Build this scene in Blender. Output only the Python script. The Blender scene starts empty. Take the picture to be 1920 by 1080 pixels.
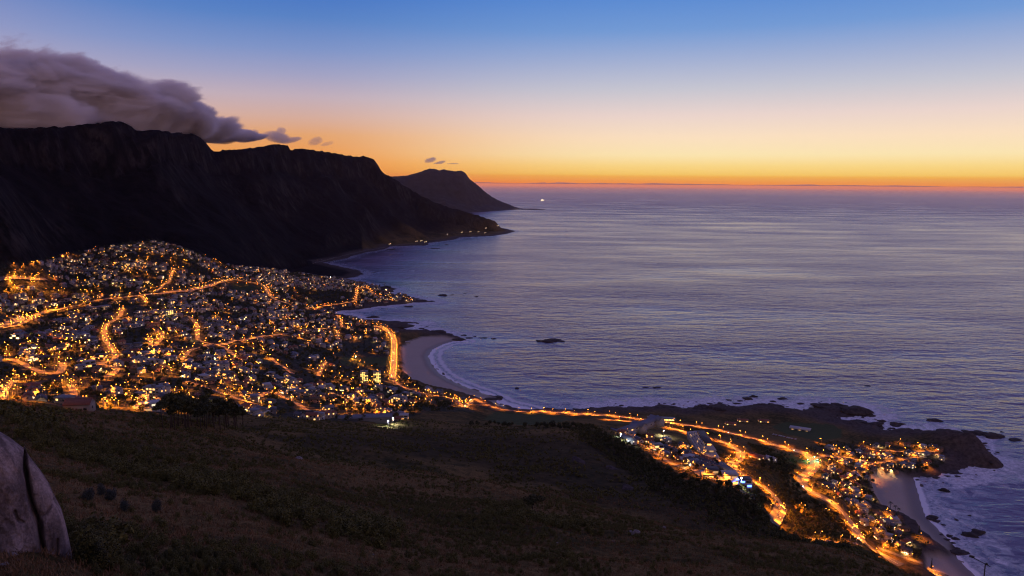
import bpy, math, random
import numpy as np
from mathutils import Matrix, Vector

random.seed(7)
RNG = np.random.default_rng(11)
SC = bpy.context.scene
COL = SC.collection

# ------------------------------------------------------------------ camera
F_PX, CAM_Z, ROLL = 1400.0, 450.0, 0.0080
PITCH = math.atan(197.0 / F_PX)
CP, SP = math.cos(PITCH), math.sin(PITCH)
CR, SR = math.cos(ROLL), math.sin(ROLL)
R_AX = np.array([CR, SR * SP, SR * CP])
U_AX = np.array([-SR, CR * SP, CR * CP])
F_AX = np.array([0.0, CP, -SP])

cam_data = bpy.data.cameras.new('camera')
cam_data.sensor_width = 36.0
cam_data.lens = 36.0 * F_PX / 1920.0
cam_data.clip_start = 0.5
cam_data.clip_end = 600000.0
cam = bpy.data.objects.new('camera', cam_data)
COL.objects.link(cam)
cam.matrix_world = Matrix(((R_AX[0], U_AX[0], -F_AX[0], 0), (R_AX[1], U_AX[1], -F_AX[1], 0),
                           (R_AX[2], U_AX[2], -F_AX[2], CAM_Z), (0, 0, 0, 1)))
SC.camera = cam

# ------------------------------------------------------------------ render settings
SC.render.engine = 'CYCLES'
SC.view_settings.view_transform = 'Standard'
SC.view_settings.look = 'None'
SC.view_settings.exposure = 0.0
SC.view_settings.gamma = 1.0
cy = SC.cycles
cy.use_denoising = True
cy.max_bounces = 7
cy.diffuse_bounces = 2
cy.glossy_bounces = 2
cy.transmission_bounces = 2
cy.volume_bounces = 5
cy.transparent_max_bounces = 8
cy.sample_clamp_indirect = 2.0
cy.sample_clamp_direct = 0.0
cy.volume_max_steps = 400
cy.volume_step_rate = 0.12
cy.use_light_tree = True
cy.pixel_filter_type = 'BLACKMAN_HARRIS'
cy.filter_width = 1.2


def lin(r, g, b):
    f = lambda c: c / 12.92 if c <= 0.04045 else ((c + 0.055) / 1.055) ** 2.4
    return (f(r / 255.0), f(g / 255.0), f(b / 255.0), 1.0)


# ------------------------------------------------------------------ sky (twilight dome: afterglow to the right of centre, blue overhead)
world = bpy.data.worlds.new('World')
SC.world = world
world.use_nodes = True
wt = world.node_tree
wt.nodes.clear()


class NT:
    """small helper for building node trees"""
    def __init__(self, tree):
        self.t = tree

    def n(self, kind, **kw):
        nd = self.t.nodes.new(kind)
        for k, v in kw.items():
            if k.startswith('i_'):
                nd.inputs[k[2:].replace('_', ' ')].default_value = v
            else:
                setattr(nd, k, v)
        return nd

    def l(self, a, b):
        self.t.links.new(a, b)

    def math(self, op, a, b=None, c=None, clamp=False):
        nd = self.t.nodes.new('ShaderNodeMath')
        nd.operation = op
        nd.use_clamp = clamp
        for i, x in enumerate((a, b, c)):
            if x is None:
                continue
            if isinstance(x, (int, float)):
                nd.inputs[i].default_value = x
            else:
                self.l(x, nd.inputs[i])
        return nd.outputs[0]

    def vmath(self, op, a, b=None, scale=None):
        nd = self.t.nodes.new('ShaderNodeVectorMath')
        nd.operation = op
        for i, x in enumerate((a, b)):
            if x is None:
                continue
            if isinstance(x, (tuple, list)):
                nd.inputs[i].default_value = x
            else:
                self.l(x, nd.inputs[i])
        if scale is not None:
            nd.inputs['Scale'].default_value = scale
        return nd

    def rng(self, x, a, b, c=0.0, d=1.0, smooth=False):
        nd = self.t.nodes.new('ShaderNodeMapRange')
        nd.interpolation_type = 'SMOOTHSTEP' if smooth else 'LINEAR'
        nd.clamp = True
        self.l(x, nd.inputs[0])
        for i, v in enumerate((a, b, c, d)):
            nd.inputs[i + 1].default_value = v
        return nd.outputs[0]

    def mix(self, fac, a, b, blend='MIX'):
        nd = self.t.nodes.new('ShaderNodeMix')
        nd.data_type = 'RGBA'
        nd.blend_type = blend
        for sock, x in ((nd.inputs[0], fac), (nd.inputs[6], a), (nd.inputs[7], b)):
            if isinstance(x, (int, float)):
                sock.default_value = x
            elif isinstance(x, (tuple, list)):
                sock.default_value = x if len(x) == 4 else (*x, 1.0)
            else:
                self.l(x, sock)
        return nd.outputs[2]

    def ramp(self, fac, stops, interp='LINEAR'):
        nd = self.t.nodes.new('ShaderNodeValToRGB')
        cr = nd.color_ramp
        cr.interpolation = interp
        while len(cr.elements) < len(stops):
            cr.elements.new(0.5)
        for e, (p, c) in zip(cr.elements, sorted(stops)):
            e.position = p
            e.color = c if len(c) == 4 else (*c, 1.0)
        self.l(fac, nd.inputs[0])
        return nd.outputs[0]

    def noise(self, vec, scale, detail=4.0, rough=0.55, dist=0.0, dims='3D'):
        nd = self.t.nodes.new('ShaderNodeTexNoise')
        nd.noise_dimensions = dims
        nd.inputs['Scale'].default_value = scale
        nd.inputs['Detail'].default_value = detail
        nd.inputs['Roughness'].default_value = rough
        nd.inputs['Distortion'].default_value = dist
        if vec is not None:
            self.l(vec, nd.inputs['Vector'])
        return nd.outputs['Fac']

    def mapping(self, vec, loc=(0, 0, 0), rot=(0, 0, 0), scale=(1, 1, 1)):
        nd = self.t.nodes.new('ShaderNodeMapping')
        nd.inputs['Location'].default_value = loc
        nd.inputs['Rotation'].default_value = rot
        nd.inputs['Scale'].default_value = scale
        self.l(vec, nd.inputs['Vector'])
        return nd.outputs[0]


SUN_AZ = math.radians(26.0)
w = NT(wt)
tc = w.n('ShaderNodeTexCoord')
sep = w.n('ShaderNodeSeparateXYZ')
w.l(tc.outputs['Generated'], sep.inputs[0])
elev = w.math('SQRT', w.math('MAXIMUM', sep.outputs['Z'], 0.0))
hor = w.vmath('NORMALIZE', w.vmath('MULTIPLY', tc.outputs['Generated'], (1, 1, 0)).outputs[0])
cosaz = w.vmath('DOT_PRODUCT', hor.outputs[0], (math.sin(SUN_AZ), math.cos(SUN_AZ), 0)).outputs['Value']
TOP = [(0.55, lin(136, 122, 202)), (0.78, lin(90, 88, 168)), (1.0, lin(66, 70, 112))]
sky_glow = w.ramp(elev, [(0.0, lin(255, 140, 45)), (0.06, lin(255, 160, 55)), (0.098, lin(255, 184, 66)), (0.112, lin(255, 206, 96)),
                         (0.154, lin(255, 220, 135)), (0.194, lin(255, 232, 178)), (0.245, lin(253, 226, 194)), (0.295, lin(236, 214, 206)),
                         (0.345, lin(200, 199, 210)), (0.393, lin(163, 177, 212)), (0.436, lin(116, 155, 213)), (0.476, lin(92, 140, 211))] + TOP)
sky_side = w.ramp(elev, [(0.0, lin(240, 110, 45)), (0.06, lin(245, 132, 48)), (0.11, lin(240, 140, 58)), (0.154, lin(243, 150, 66)),
                         (0.194, lin(238, 158, 84)), (0.241, lin(230, 165, 110)), (0.286, lin(214, 174, 160)), (0.325, lin(195, 175, 186)),
                         (0.363, lin(163, 163, 196)), (0.402, lin(128, 149, 200)), (0.445, lin(90, 131, 197)), (0.476, lin(72, 119, 196))] + TOP)
sky_east = w.ramp(elev, [(0.0, lin(150, 112, 122)), (0.15, lin(180, 130, 132)), (0.25, lin(250, 184, 160)), (0.38, lin(250, 190, 168)),
                         (0.50, lin(222, 174, 166)), (0.65, lin(164, 140, 162)), (0.82, lin(88, 92, 142)), (1.0, lin(66, 70, 112))])
west = w.mix(w.rng(cosaz, 0.74, 0.985, smooth=True), sky_side, sky_glow)
sky = w.mix(w.rng(cosaz, 0.70, -0.35, smooth=True), west, sky_east)
dipf = w.rng(sep.outputs['Z'], 0.0, -0.06)      # the eye is high up: below eye level one still sees air, down to the dipped sea horizon
under = w.ramp(dipf, [(0.0, lin(238, 136, 84)), (0.04, lin(228, 134, 104)), (0.12, lin(206, 124, 114)), (0.20, lin(178, 114, 120)), (0.30, lin(140, 98, 116)), (0.6, lin(104, 80, 100)), (1.0, lin(60, 48, 70))])
sky = w.mix(w.rng(sep.outputs['Z'], 0.0002, -0.0004), sky, under)
bg = w.n('ShaderNodeBackground')
bg.inputs['Strength'].default_value = 1.0
w.l(sky, bg.inputs['Color'])
wo = w.n('ShaderNodeOutputWorld')
w.l(bg.outputs[0], wo.inputs['Surface'])


# ------------------------------------------------------------------ pixel / world conversions
def ray(u, v):
    a = (np.asarray(u, float) - 960.0) / F_PX
    b = -(np.asarray(v, float) - 540.0) / F_PX
    return a[..., None] * R_AX + b[..., None] * U_AX + F_AX


def polar(u, v):
    d = ray(u, v)
    h = np.hypot(d[..., 0], d[..., 1])
    return np.arctan2(d[..., 0], d[..., 1]), d[..., 2] / h


def at_z(u, v, z=0.0):
    d = ray(u, v)
    t = (z - CAM_Z) / d[..., 2]
    return np.stack([d[..., 0] * t, d[..., 1] * t], -1)


def project(x, y, z):
    p = np.stack([np.asarray(x, float), np.asarray(y, float), np.asarray(z, float) - CAM_Z], -1)
    f = p @ F_AX
    f = np.where(f < 1e-3, 1e-3, f)
    return 960 + F_PX * (p @ R_AX) / f, 540 - F_PX * (p @ U_AX) / f


# ------------------------------------------------------------------ numpy noise
def _hash(ix, iy, seed):
    h = (ix * 374761393 + iy * 668265263 + seed * 1274126177) & 0xFFFFFFFF
    h = ((h ^ (h >> 13)) * 1274126177) & 0xFFFFFFFF
    h = h ^ (h >> 16)
    return (h & 0xFFFF) / 65535.0


def vnoise(x, y, seed=0):
    ix = np.floor(x).astype(np.int64)
    iy = np.floor(y).astype(np.int64)
    fx, fy = x - ix, y - iy
    fx = fx * fx * fx * (fx * (fx * 6 - 15) + 10)
    fy = fy * fy * fy * (fy * (fy * 6 - 15) + 10)
    a = _hash(ix, iy, seed) * (1 - fx) + _hash(ix + 1, iy, seed) * fx
    b = _hash(ix, iy + 1, seed) * (1 - fx) + _hash(ix + 1, iy + 1, seed) * fx
    return (a * (1 - fy) + b * fy) * 2 - 1


def fbm(x, y, octaves=5, seed=0, gain=0.5):
    s, amp = np.zeros(np.broadcast(x, y).shape), 1.0
    for o in range(octaves):
        s = s + amp * vnoise(x * 2 ** o + 17.3 * o, y * 2 ** o - 9.1 * o, seed + o)
        amp *= gain
    return s


def ridged(x, y, octaves=4, seed=0):
    s, amp = np.zeros(np.broadcast(x, y).shape), 1.0
    for o in range(octaves):
        s = s + amp * (1 - np.abs(vnoise(x * 2 ** o + 31.7 * o, y * 2 ** o + 5.3 * o, seed + o)) * 2)
        amp *= 0.5
    return s


def sstep(x, a, b):
    t = np.clip((np.asarray(x, float) - a) / (b - a), 0, 1)
    return t * t * (3 - 2 * t)


def in_poly(px, py, poly):
    poly = np.asarray(poly, float)
    inside = np.zeros(np.shape(px), bool)
    j = len(poly) - 1
    for i in range(len(poly)):
        xi, yi, xj, yj = *poly[i], *poly[j]
        if yi != yj:
            c = ((yi > py) != (yj > py)) & (px < (xj - xi) * (py - yi) / (yj - yi) + xi)
            inside ^= c
        j = i
    return inside


def seg_dist(px, py, line, closed=False):
    best = np.full(np.shape(px), 1e18)
    pts = list(line) + ([line[0]] if closed else [])
    for (x0, y0), (x1, y1) in zip(pts[:-1], pts[1:]):
        dx, dy = x1 - x0, y1 - y0
        t = np.clip(((px - x0) * dx + (py - y0) * dy) / (dx * dx + dy * dy + 1e-9), 0, 1)
        best = np.minimum(best, (px - x0 - t * dx) ** 2 + (py - y0 - t * dy) ** 2)
    return np.sqrt(best)


# ------------------------------------------------------------------ mesh helpers
def tag(o, label=None, category=None, group=None, kind=None):
    if label:
        o['label'] = label
    if category:
        o['category'] = category
    if group:
        o['group'] = group
    if kind:
        o['kind'] = kind
    return o


def mesh_np(name, verts, faces, mats, midx=None, smooth=False, attrs=None):
    """faces: (n,k) int array, or list of such arrays"""
    me = bpy.data.meshes.new(name)
    verts = np.asarray(verts, np.float32)
    groups = faces if isinstance(faces, list) else [faces]
    groups = [np.asarray(g, np.int32) for g in groups if len(g)]
    loops = np.concatenate([g.ravel() for g in groups])
    sizes = np.concatenate([np.full(len(g), g.shape[1], np.int32) for g in groups])
    starts = np.concatenate([[0], np.cumsum(sizes)[:-1]]).astype(np.int32)
    me.vertices.add(len(verts))
    me.vertices.foreach_set('co', verts.ravel())
    me.loops.add(len(loops))
    me.loops.foreach_set('vertex_index', loops)
    me.polygons.add(len(sizes))
    me.polygons.foreach_set('loop_start', starts)
    for m in (mats if isinstance(mats, (list, tuple)) else [mats]):
        me.materials.append(m)
    if midx is not None:
        me.polygons.foreach_set('material_index', np.asarray(midx, np.int32))
    if smooth:
        me.polygons.foreach_set('use_smooth', np.ones(len(sizes), bool))
    for k, arr in (attrs or {}).items():
        at = me.attributes.new(k, 'FLOAT', 'POINT')
        at.data.foreach_set('value', np.asarray(arr, np.float32).ravel())
    me.update(calc_edges=True)
    me.validate()
    return me


def obj(name, me, parent=None, loc=None, rz=None):
    o = bpy.data.objects.new(name, me)
    COL.objects.link(o)
    if parent is not None:
        o.parent = parent
    if loc is not None:
        o.location = loc
    if rz is not None:
        o.rotation_euler = (0, 0, rz)
    return o


def grid_faces(nr, nc):
    i = np.arange((nr - 1) * nc).reshape(nr - 1, nc)[:, :-1]
    return np.stack([i, i + 1, i + nc + 1, i + nc], -1).reshape(-1, 4)


def drop_unused(verts, faces, attrs):
    used = np.zeros(len(verts), bool)
    used[faces.ravel()] = True
    remap = np.cumsum(used) - 1
    return verts[used], remap[faces], {k: a[used] for k, a in attrs.items()}


def mat(name, color=(0.5, 0.5, 0.5), rough=0.8, emit=None, strength=0.0, sample='NONE', vary=0.0, vscale=1.0, metallic=0.0, spec=0.3, bump=0.0):
    m = bpy.data.materials.new(name)
    m.use_nodes = True
    t = NT(m.node_tree)
    b = m.node_tree.nodes['Principled BSDF']
    b.inputs['Base Color'].default_value = (*color[:3], 1)
    b.inputs['Roughness'].default_value = rough
    b.inputs['Metallic'].default_value = metallic
    b.inputs['Specular IOR Level'].default_value = spec
    if vary:
        g = t.n('ShaderNodeNewGeometry')
        f = t.noise(g.outputs['Position'], vscale, 5.0, 0.6)
        f = t.rng(f, 0.3, 0.7, 1 - vary, 1 + vary)
        cc = t.vmath('SCALE', tuple(color[:3]))
        t.l(f, cc.inputs['Scale'])
        t.l(cc.outputs[0], b.inputs['Base Color'])
        if bump:
            bp = t.n('ShaderNodeBump')
            bp.inputs['Distance'].default_value = bump
            t.l(f, bp.inputs['Height'])
            t.l(bp.outputs[0], b.inputs['Normal'])
    if emit:
        b.inputs['Emission Color'].default_value = (*emit[:3], 1)
        b.inputs['Emission Strength'].default_value = strength
        m.cycles.emission_sampling = sample
    return m
# ------------------------------------------------------------------ coast line (traced on the water plane)
COAST_PX = [(1960, 1240), (1900, 1150), (1850, 1105), (1826, 1078), (1811, 1064), (1787, 1040), (1798, 1033), (1778, 1012), (1751, 984), (1735, 971),
    (1727, 947), (1720, 922), (1712, 895), (1735, 895), (1755, 893), (1793, 882), (1811, 878), (1833, 874), (1853, 872), (1857, 860), (1842, 851),
    (1829, 839), (1810, 826), (1786, 818), (1745, 813), (1695, 808), (1654, 808), (1651, 800), (1632, 793), (1600, 789), (1569, 785), (1600, 781),
    (1634, 780), (1613, 767), (1575, 762), (1531, 760), (1506, 770), (1474, 765), (1443, 758), (1405, 760), (1374, 763), (1342, 757), (1316, 760),
    (1273, 767), (1256, 763), (1230, 760), (1187, 762), (1144, 763), (1118, 766), (1072, 769), (1023, 767), (986, 767), (963, 767), (943, 762),
    (929, 753), (937, 744), (914, 740), (881, 729), (847, 715), (824, 701), (810, 685), (803, 668), (810, 656), (830, 646), (850, 640), (878, 638),
    (862, 632), (836, 627), (800, 619), (765, 619), (750, 617), (777, 612), (755, 606), (785, 606), (745, 603), (712, 602), (675, 599), (650, 592), (630, 589),
    (625, 586), (640, 582), (675, 580), (700, 575), (735, 572), (775, 567), (810, 566), (797, 562), (775, 561), (760, 555), (737, 554), (727, 550),
    (742, 542), (735, 539), (712, 539), (692, 534), (662, 529), (640, 522), (665, 520), (682, 512), (665, 506), (637, 500), (602, 492), (625, 489),
    (650, 484), (662, 479), (680, 474), (722, 467), (730, 462), (755, 461), (800, 460), (805, 455), (852, 449), (861, 445), (925, 442), (951, 438), (966, 433.5)]
_c = at_z(np.array([p[0] for p in COAST_PX]), np.array([p[1] for p in COAST_PX]))
COAST = [tuple(p) for p in _c]
_tip = COAST[-1]
LAND = COAST + [(_tip[0] - 150, _tip[1] + 500), (_tip[0] - 900, _tip[1] + 1100), (-2500, 10500), (-14000, 10500), (-14000, -6000), (4000, -6000), (2600, -300), (1500, 300)]


def signed_coast(x, y):
    d = seg_dist(x, y, COAST + LAND[len(COAST):len(COAST) + 3])
    return np.where(in_poly(x, y, LAND), d, -d)


# ------------------------------------------------------------------ ground heights: surveyed points (pixel column, row, distance or height)
NEAR = [  # (u, v, distance)
    (-150, 1120, 46), (-150, 1020, 70), (-150, 900, 140), (-150, 830, 270), (-150, 748, 430),
    (0, 1160, 36), (0, 1068, 58), (0, 1000, 82), (0, 900, 150), (0, 830, 260), (0, 752, 450), (0, 757, 520), (0, 747, 760),
    (135, 1160, 44), (135, 1064, 66), (135, 960, 120), (135, 860, 235), (135, 765, 480),
    (200, 1080, 75), (200, 950, 138), (200, 850, 280), (200, 769, 520), (200, 776, 590), (200, 764, 800),
    (300, 783, 560), (300, 789, 620), (400, 1160, 62), (400, 1080, 80), (400, 950, 158), (400, 860, 330), (400, 799, 600), (400, 806, 660), (400, 787, 780),
    (550, 1080, 90), (550, 960, 175), (550, 900, 270), (550, 857, 420), (550, 862, 480), (550, 835, 570), (550, 806, 690), (550, 795, 800),
    (700, 1160, 76), (700, 1080, 98), (700, 980, 190), (700, 910, 320), (700, 875, 440), (700, 883, 510), (700, 850, 600), (700, 812, 740), (700, 797, 860),
    (900, 1080, 110), (900, 1000, 195), (900, 930, 340), (900, 898, 450), (900, 910, 510), (900, 880, 600), (900, 835, 730), (900, 806, 900), (900, 795, 1020),
    (1100, 1160, 90), (1100, 1080, 125), (1100, 1010, 220), (1100, 953, 380), (1100, 970, 430), (1100, 930, 520), (1100, 870, 640), (1100, 806, 880),
    (1250, 1080, 132), (1250, 1040, 200), (1250, 996, 335), (1250, 1014, 385), (1250, 960, 490), (1250, 893, 665),
    (1400, 1080, 155), (1400, 1050, 205), (1400, 1020, 310), (1400, 1040, 350), (1400, 980, 520), (1400, 925, 670),
    (1550, 1160, 120), (1550, 1080, 195), (1550, 1034, 310), (1550, 1052, 350), (1550, 1026, 640),
    (1700, 1160, 150), (1700, 1082, 265), (1700, 1102, 300), (1700, 1078, 640), (1842, 1112, 240), (1842, 1135, 280), (2000, 1150, 240), (2000, 1180, 300),
    (2100, 1240, 300), (1842, 1240, 140), (1550, 1300, 70), (900, 1300, 52), (300, 1300, 36), (-150, 1300, 26), (-500, 1200, 30), (-500, 1000, 70), (-500, 800, 300),
]
ZPTS = [  # (u, v, height above the sea)
    (0, 735, 238), (0, 680, 205), (0, 640, 196), (0, 600, 188), (0, 560, 186), (0, 520, 226), (0, 505, 240), (-200, 700, 230), (-200, 600, 225), (-200, 520, 260),
    (200, 740, 222), (200, 700, 200), (200, 640, 178), (200, 580, 166), (200, 545, 172), (200, 500, 190), (200, 468, 206), (100, 492, 212), (290, 455, 205), (350, 478, 190),
    (400, 740, 190), (400, 700, 165), (400, 640, 140), (400, 590, 128), (400, 540, 128), (400, 505, 138),
    (550, 770, 170), (550, 720, 125), (550, 680, 98), (550, 640, 80), (550, 600, 66), (550, 560, 56), (550, 530, 52), (550, 512, 52),
    (650, 760, 140), (650, 720, 82), (650, 680, 45), (650, 640, 30), (640, 615, 22), (640, 570, 18), (640, 540, 20), (620, 522, 22),
    (740, 775, 122), (740, 745, 70), (740, 715, 25), (735, 680, 10), (735, 640, 9), (720, 618, 9), (690, 550, 12), (740, 562, 6),
    (840, 760, 72), (840, 738, 20), (870, 745, 22), (900, 765, 45), (900, 752, 14), (910, 780, 62), (960, 788, 60), (960, 775, 24), (1000, 780, 34), (1060, 785, 42), (1060, 773, 12),
    (1100, 790, 70), (1150, 797, 80), (1150, 779, 16), (1200, 818, 112), (1200, 800, 72), (1200, 787, 20), (1250, 835, 122), (1250, 806, 74), (1250, 793, 24),
    (1310, 850, 122), (1310, 830, 92), (1310, 815, 64), (1310, 798, 24), (1310, 780, 8), (1385, 900, 134), (1395, 912, 136), (1385, 862, 100), (1385, 840, 82), (1400, 822, 38), (1400, 795, 11), (1400, 775, 5),
    (1440, 925, 112), (1457, 950, 114), (1450, 985, 122), (1480, 960, 96), (1460, 890, 86), (1450, 850, 48), (1480, 843, 40), (1500, 800, 10), (1500, 780, 5), (1522, 862, 40), (1510, 900, 42),
    (1560, 945, 46), (1540, 985, 84), (1575, 957, 44), (1607, 1003, 44), (1600, 880, 22), (1600, 840, 14), (1640, 1034, 56), (1620, 960, 24), (1600, 930, 30), (1600, 815, 6),
    (1700, 1000, 12), (1680, 950, 6), (1650, 900, 8), (1700, 860, 16), (1780, 840, 12), (1820, 850, 14), (1700, 1064, 48), (1760, 1072, 34), (1740, 1020, 12), (1800, 1100, 30), (1850, 1180, 30),
    (1150, 768, 4), (1250, 770, 5), (1000, 770, 5), (860, 632, 3), (780, 625, 5), (800, 680, 2.5), (800, 700, 3), (770, 680, 5), (860, 725, 4),
]
_u = np.array([p[0] for p in NEAR], float); _v = np.array([p[1] for p in NEAR], float); _d = np.array([p[2] for p in NEAR], float)
th1, s1 = polar(_u, _v)
_u2 = np.array([p[0] for p in ZPTS], float); _v2 = np.array([p[1] for p in ZPTS], float); _z2 = np.array([p[2] for p in ZPTS], float)
th2, s2 = polar(_u2, _v2)
CT = np.concatenate([th1, th2, [-1.0, -0.5, 0, 0.5, 1.0]])
CD = np.concatenate([_d, (_z2 - CAM_Z) / s2, [8.0] * 5])
CS = np.concatenate([s1, s2, [-0.95] * 5])
KT = 3.2
A = np.stack([CT * KT, np.log(CD)], 1)


def kern(r2):
    return np.sqrt(r2 + 0.02)


_n = len(A)
_K = kern(((A[:, None] - A[None]) ** 2).sum(-1))
_P = np.concatenate([np.ones((_n, 1)), A], 1)
_M = np.block([[_K + 1e-4 * np.eye(_n), _P], [_P.T, np.zeros((3, 3))]])
_sol = np.linalg.solve(_M, np.concatenate([CS, np.zeros(3)]))


def slope_field(th, lr):
    out = np.empty(th.shape)
    f, g = th.ravel() * KT, lr.ravel()
    o = out.ravel()
    for i in range(0, len(f), 60000):
        a, b = f[i:i + 60000], g[i:i + 60000]
        r2 = (a[:, None] - A[:, 0]) ** 2 + (b[:, None] - A[:, 1]) ** 2
        o[i:i + 60000] = kern(r2) @ _sol[:_n] + _sol[_n] + _sol[_n + 1] * a + _sol[_n + 2] * b
    return o.reshape(th.shape)


# ------------------------------------------------------------------ mountain wall: skyline, cliff foot and distances by column
SKY_PX = [(-420, 262), (-300, 250), (-150, 244), (0, 236), (13, 240), (40, 241), (90, 238), (150, 234), (213, 227), (226, 228), (233, 230), (240, 234), (247, 238), (255, 245), (276, 244), (300, 242),
    (303, 246), (320, 247), (345, 249), (367, 252), (376, 257), (383, 263), (390, 272), (397, 280), (403, 283), (430, 281), (467, 278), (487, 275), (513, 271), (532, 271), (540, 273), (545, 282), (560, 279),
    (580, 277), (591, 281), (607, 283), (640, 289), (650, 291), (675, 293), (682, 292), (690, 294), (701, 299), (709, 309), (715, 322), (722, 327), (734, 332), (757, 348),
    (785, 364), (813, 378), (841, 388), (883, 400), (917, 410), (937, 417), (954, 427), (966, 434)]
MT = [  # u, foot distance, cliff-foot distance, cliff-foot row, crest distance
    (-420, 1900, 2500, 340, 2800), (-300, 2050, 2700, 338, 3000), (0, 2480, 3080, 342, 3330), (100, 2750, 3300, 338, 3560), (200, 2980, 3520, 332, 3800), (300, 3200, 3780, 332, 4080), (400, 3150, 4350, 336, 4700),
    (550, 3950, 5450, 335, 5850), (640, 4500, 5900, 338, 6350), (690, 4900, 6250, 345, 6700), (734, 5350, 6500, 372, 6850), (800, 5800, 6600, 420, 6980), (850, 6250, 6750, 425, 7050), (925, 6750, 6950, 437, 7150), (966, 7120, 7150, 433, 7190)]
_skt, _sks = polar(np.array([p[0] for p in SKY_PX], float), np.array([p[1] for p in SKY_PX], float))
_mu = np.array([p[0] for p in MT], float)
_mth, _ = polar(_mu, np.full(len(MT), 340.0))
_, _mcl = polar(_mu, np.array([p[3] for p in MT], float))
_mr0, _mr1, _mr2 = (np.array([p[i] for p in MT], float) for i in (1, 2, 4))
TH_END = _skt[-1]

TH0, TH1, NTH = -1.10, 1.30, 900
LR = np.concatenate([np.linspace(math.log(3), math.log(40), 60)[:-1], np.linspace(math.log(40), math.log(9600), 900)])
TH = np.linspace(TH0, TH1, NTH)
GR, GT = np.meshgrid(LR, TH, indexing='ij')
RR = np.exp(GR)
GX, GY = RR * np.sin(GT), RR * np.cos(GT)
S = slope_field(GT, np.minimum(GR, math.log(3400)))
# mountain
r0 = np.interp(TH, _mth, _mr0); r1 = np.interp(TH, _mth, _mr1); r2 = np.interp(TH, _mth, _mr2)
sc_ = np.interp(TH, _mth, _mcl); ss_ = np.interp(TH, _skt, _sks)
ss_ = ss_ + 0.0009 * fbm(TH * 260, TH * 0 + 3.3, 4, 5) * sstep(TH, TH_END, TH_END - 0.03)
wob = 1 + 0.035 * fbm(GX / 420.0, GY / 420.0, 4, 21)
rw = RR * wob
idx0 = np.clip(np.searchsorted(LR, np.log(r0)), 0, len(LR) - 1)
s0 = S[idx0, np.arange(NTH)]
s0 = np.maximum(s0, -CAM_Z / r0)
t1 = np.clip((rw - r0) / (r1 - r0), 0, 1)
t2 = np.clip((rw - r1) / (r2 - r1), 0, 1)
z0_ = CAM_Z + s0 * r0; z1_ = CAM_Z + sc_ * r1; z2_ = CAM_Z + ss_ * r2
zm = z0_ + (z1_ - z0_) * (0.72 * t1 + 0.28 * t1 ** 2.2) + (z2_ - z1_) * (0.34 * t2 + 0.66 * sstep(t2, 0.30, 0.62) * 0.75 + 0.66 * 0.25 * sstep(t2, 0.72, 0.95))
strat_ = sstep(t2, 0.05, 0.3)
zm = zm + 6.5 * np.sin(zm / 31.0 * 6.283 + 2.0 * fbm(GX / 500, GY / 500, 2, 12)) * strat_
crest_keep = 1 - sstep(rw, r2 * 0.97, r2)
gul = ridged(GX / 620.0 + 0.25 * fbm(GX / 900, GY / 900, 2, 8), GY / 620.0, 4, 33)
fade = sstep(t1, 0.0, 0.35) * crest_keep * sstep(TH, TH_END, TH_END - 0.18)
zm = zm + (gul - 0.45) * 34.0 * fade * (0.5 + 0.9 * t1) + 16.0 * ridged(GT * 95.0, RR / 2600.0, 3, 41) * fade * sstep(t2, 0.02, 0.25)
zm = np.minimum(zm, CAM_Z + ss_ * RR - 1.5 * crest_keep)
back = np.clip((RR - r2) / 1400.0, 0, 1)
zm = np.where(rw >= r2, (CAM_Z + ss_ * RR) - (z2_ - z1_ + 160.0) * sstep(back, 0, 1), zm)
zm = np.minimum(zm, z2_ + 0 * zm + 6)
zb = CAM_Z + S * RR
mw = sstep(RR, r0 * 0.985, r0 * 1.03) * (GT < TH_END + 0.01)
Z = zb * (1 - mw) + zm * mw
# small relief on the lower ground
near_amp = sstep(GR, math.log(25), math.log(300))
Z = Z + (1 - mw) * (2.2 * near_amp * fbm(GX / 55.0, GY / 55.0, 4, 3) + 0.28 * sstep(GR, math.log(10), math.log(60)) * fbm(GX / 5.0, GY / 5.0, 3, 4)) * sstep(Z, 4, 60)
# coast
SD = signed_coast(GX, GY)
rocky = 1.8 * fbm(GX / 26.0, GY / 26.0, 4, 61) + 0.8 * fbm(GX / 9.0, GY / 9.0, 3, 62)
BEACH1 = at_z(*np.array([(950, 772), (915, 752), (880, 746), (840, 736), (800, 726), (772, 716), (757, 700), (753, 655), (768, 642), (790, 634), (830, 632), (862, 638), (836, 646), (820, 655), (806, 668), (814, 685), (828, 700), (850, 714), (885, 728), (917, 739), (940, 752)], float).T, 1.0)
BEACH2 = at_z(*np.array([(1722, 893), (1640, 892), (1627, 905), (1638, 932), (1650, 952), (1700, 975), (1716, 985), (1742, 1012), (1760, 1022), (1790, 1040), (1780, 1018), (1760, 985), (1745, 972), (1736, 947), (1729, 920)], float).T, 1.0)
BEACH3 = at_z(*np.array([(1735, 1048), (1790, 1040), (1822, 1064), (1840, 1080), (1860, 1110), (1790, 1110), (1745, 1085)], float).T, 1.0)
SAND = np.zeros(GX.shape)
for poly in (BEACH1, BEACH2, BEACH3):
    x0, y0 = poly.min(0) - 40; x1, y1 = poly.max(0) + 40
    m_ = (GX > x0) & (GX < x1) & (GY > y0) & (GY < y1)
    px_, py_ = GX[m_], GY[m_]
    d_ = seg_dist(px_, py_, [tuple(p) for p in poly], True)
    d_ = np.where(in_poly(px_, py_, poly), d_, -d_) + 3.0 * fbm(px_ / 14, py_ / 14, 3, 9)
    SAND[m_] = np.maximum(SAND[m_], sstep(d_, -5, 4))
inl = SD > 0
cap = np.where(SAND > 0.5, 0.2 + 0.035 * SD, 0.4 + 0.16 * SD)
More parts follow.
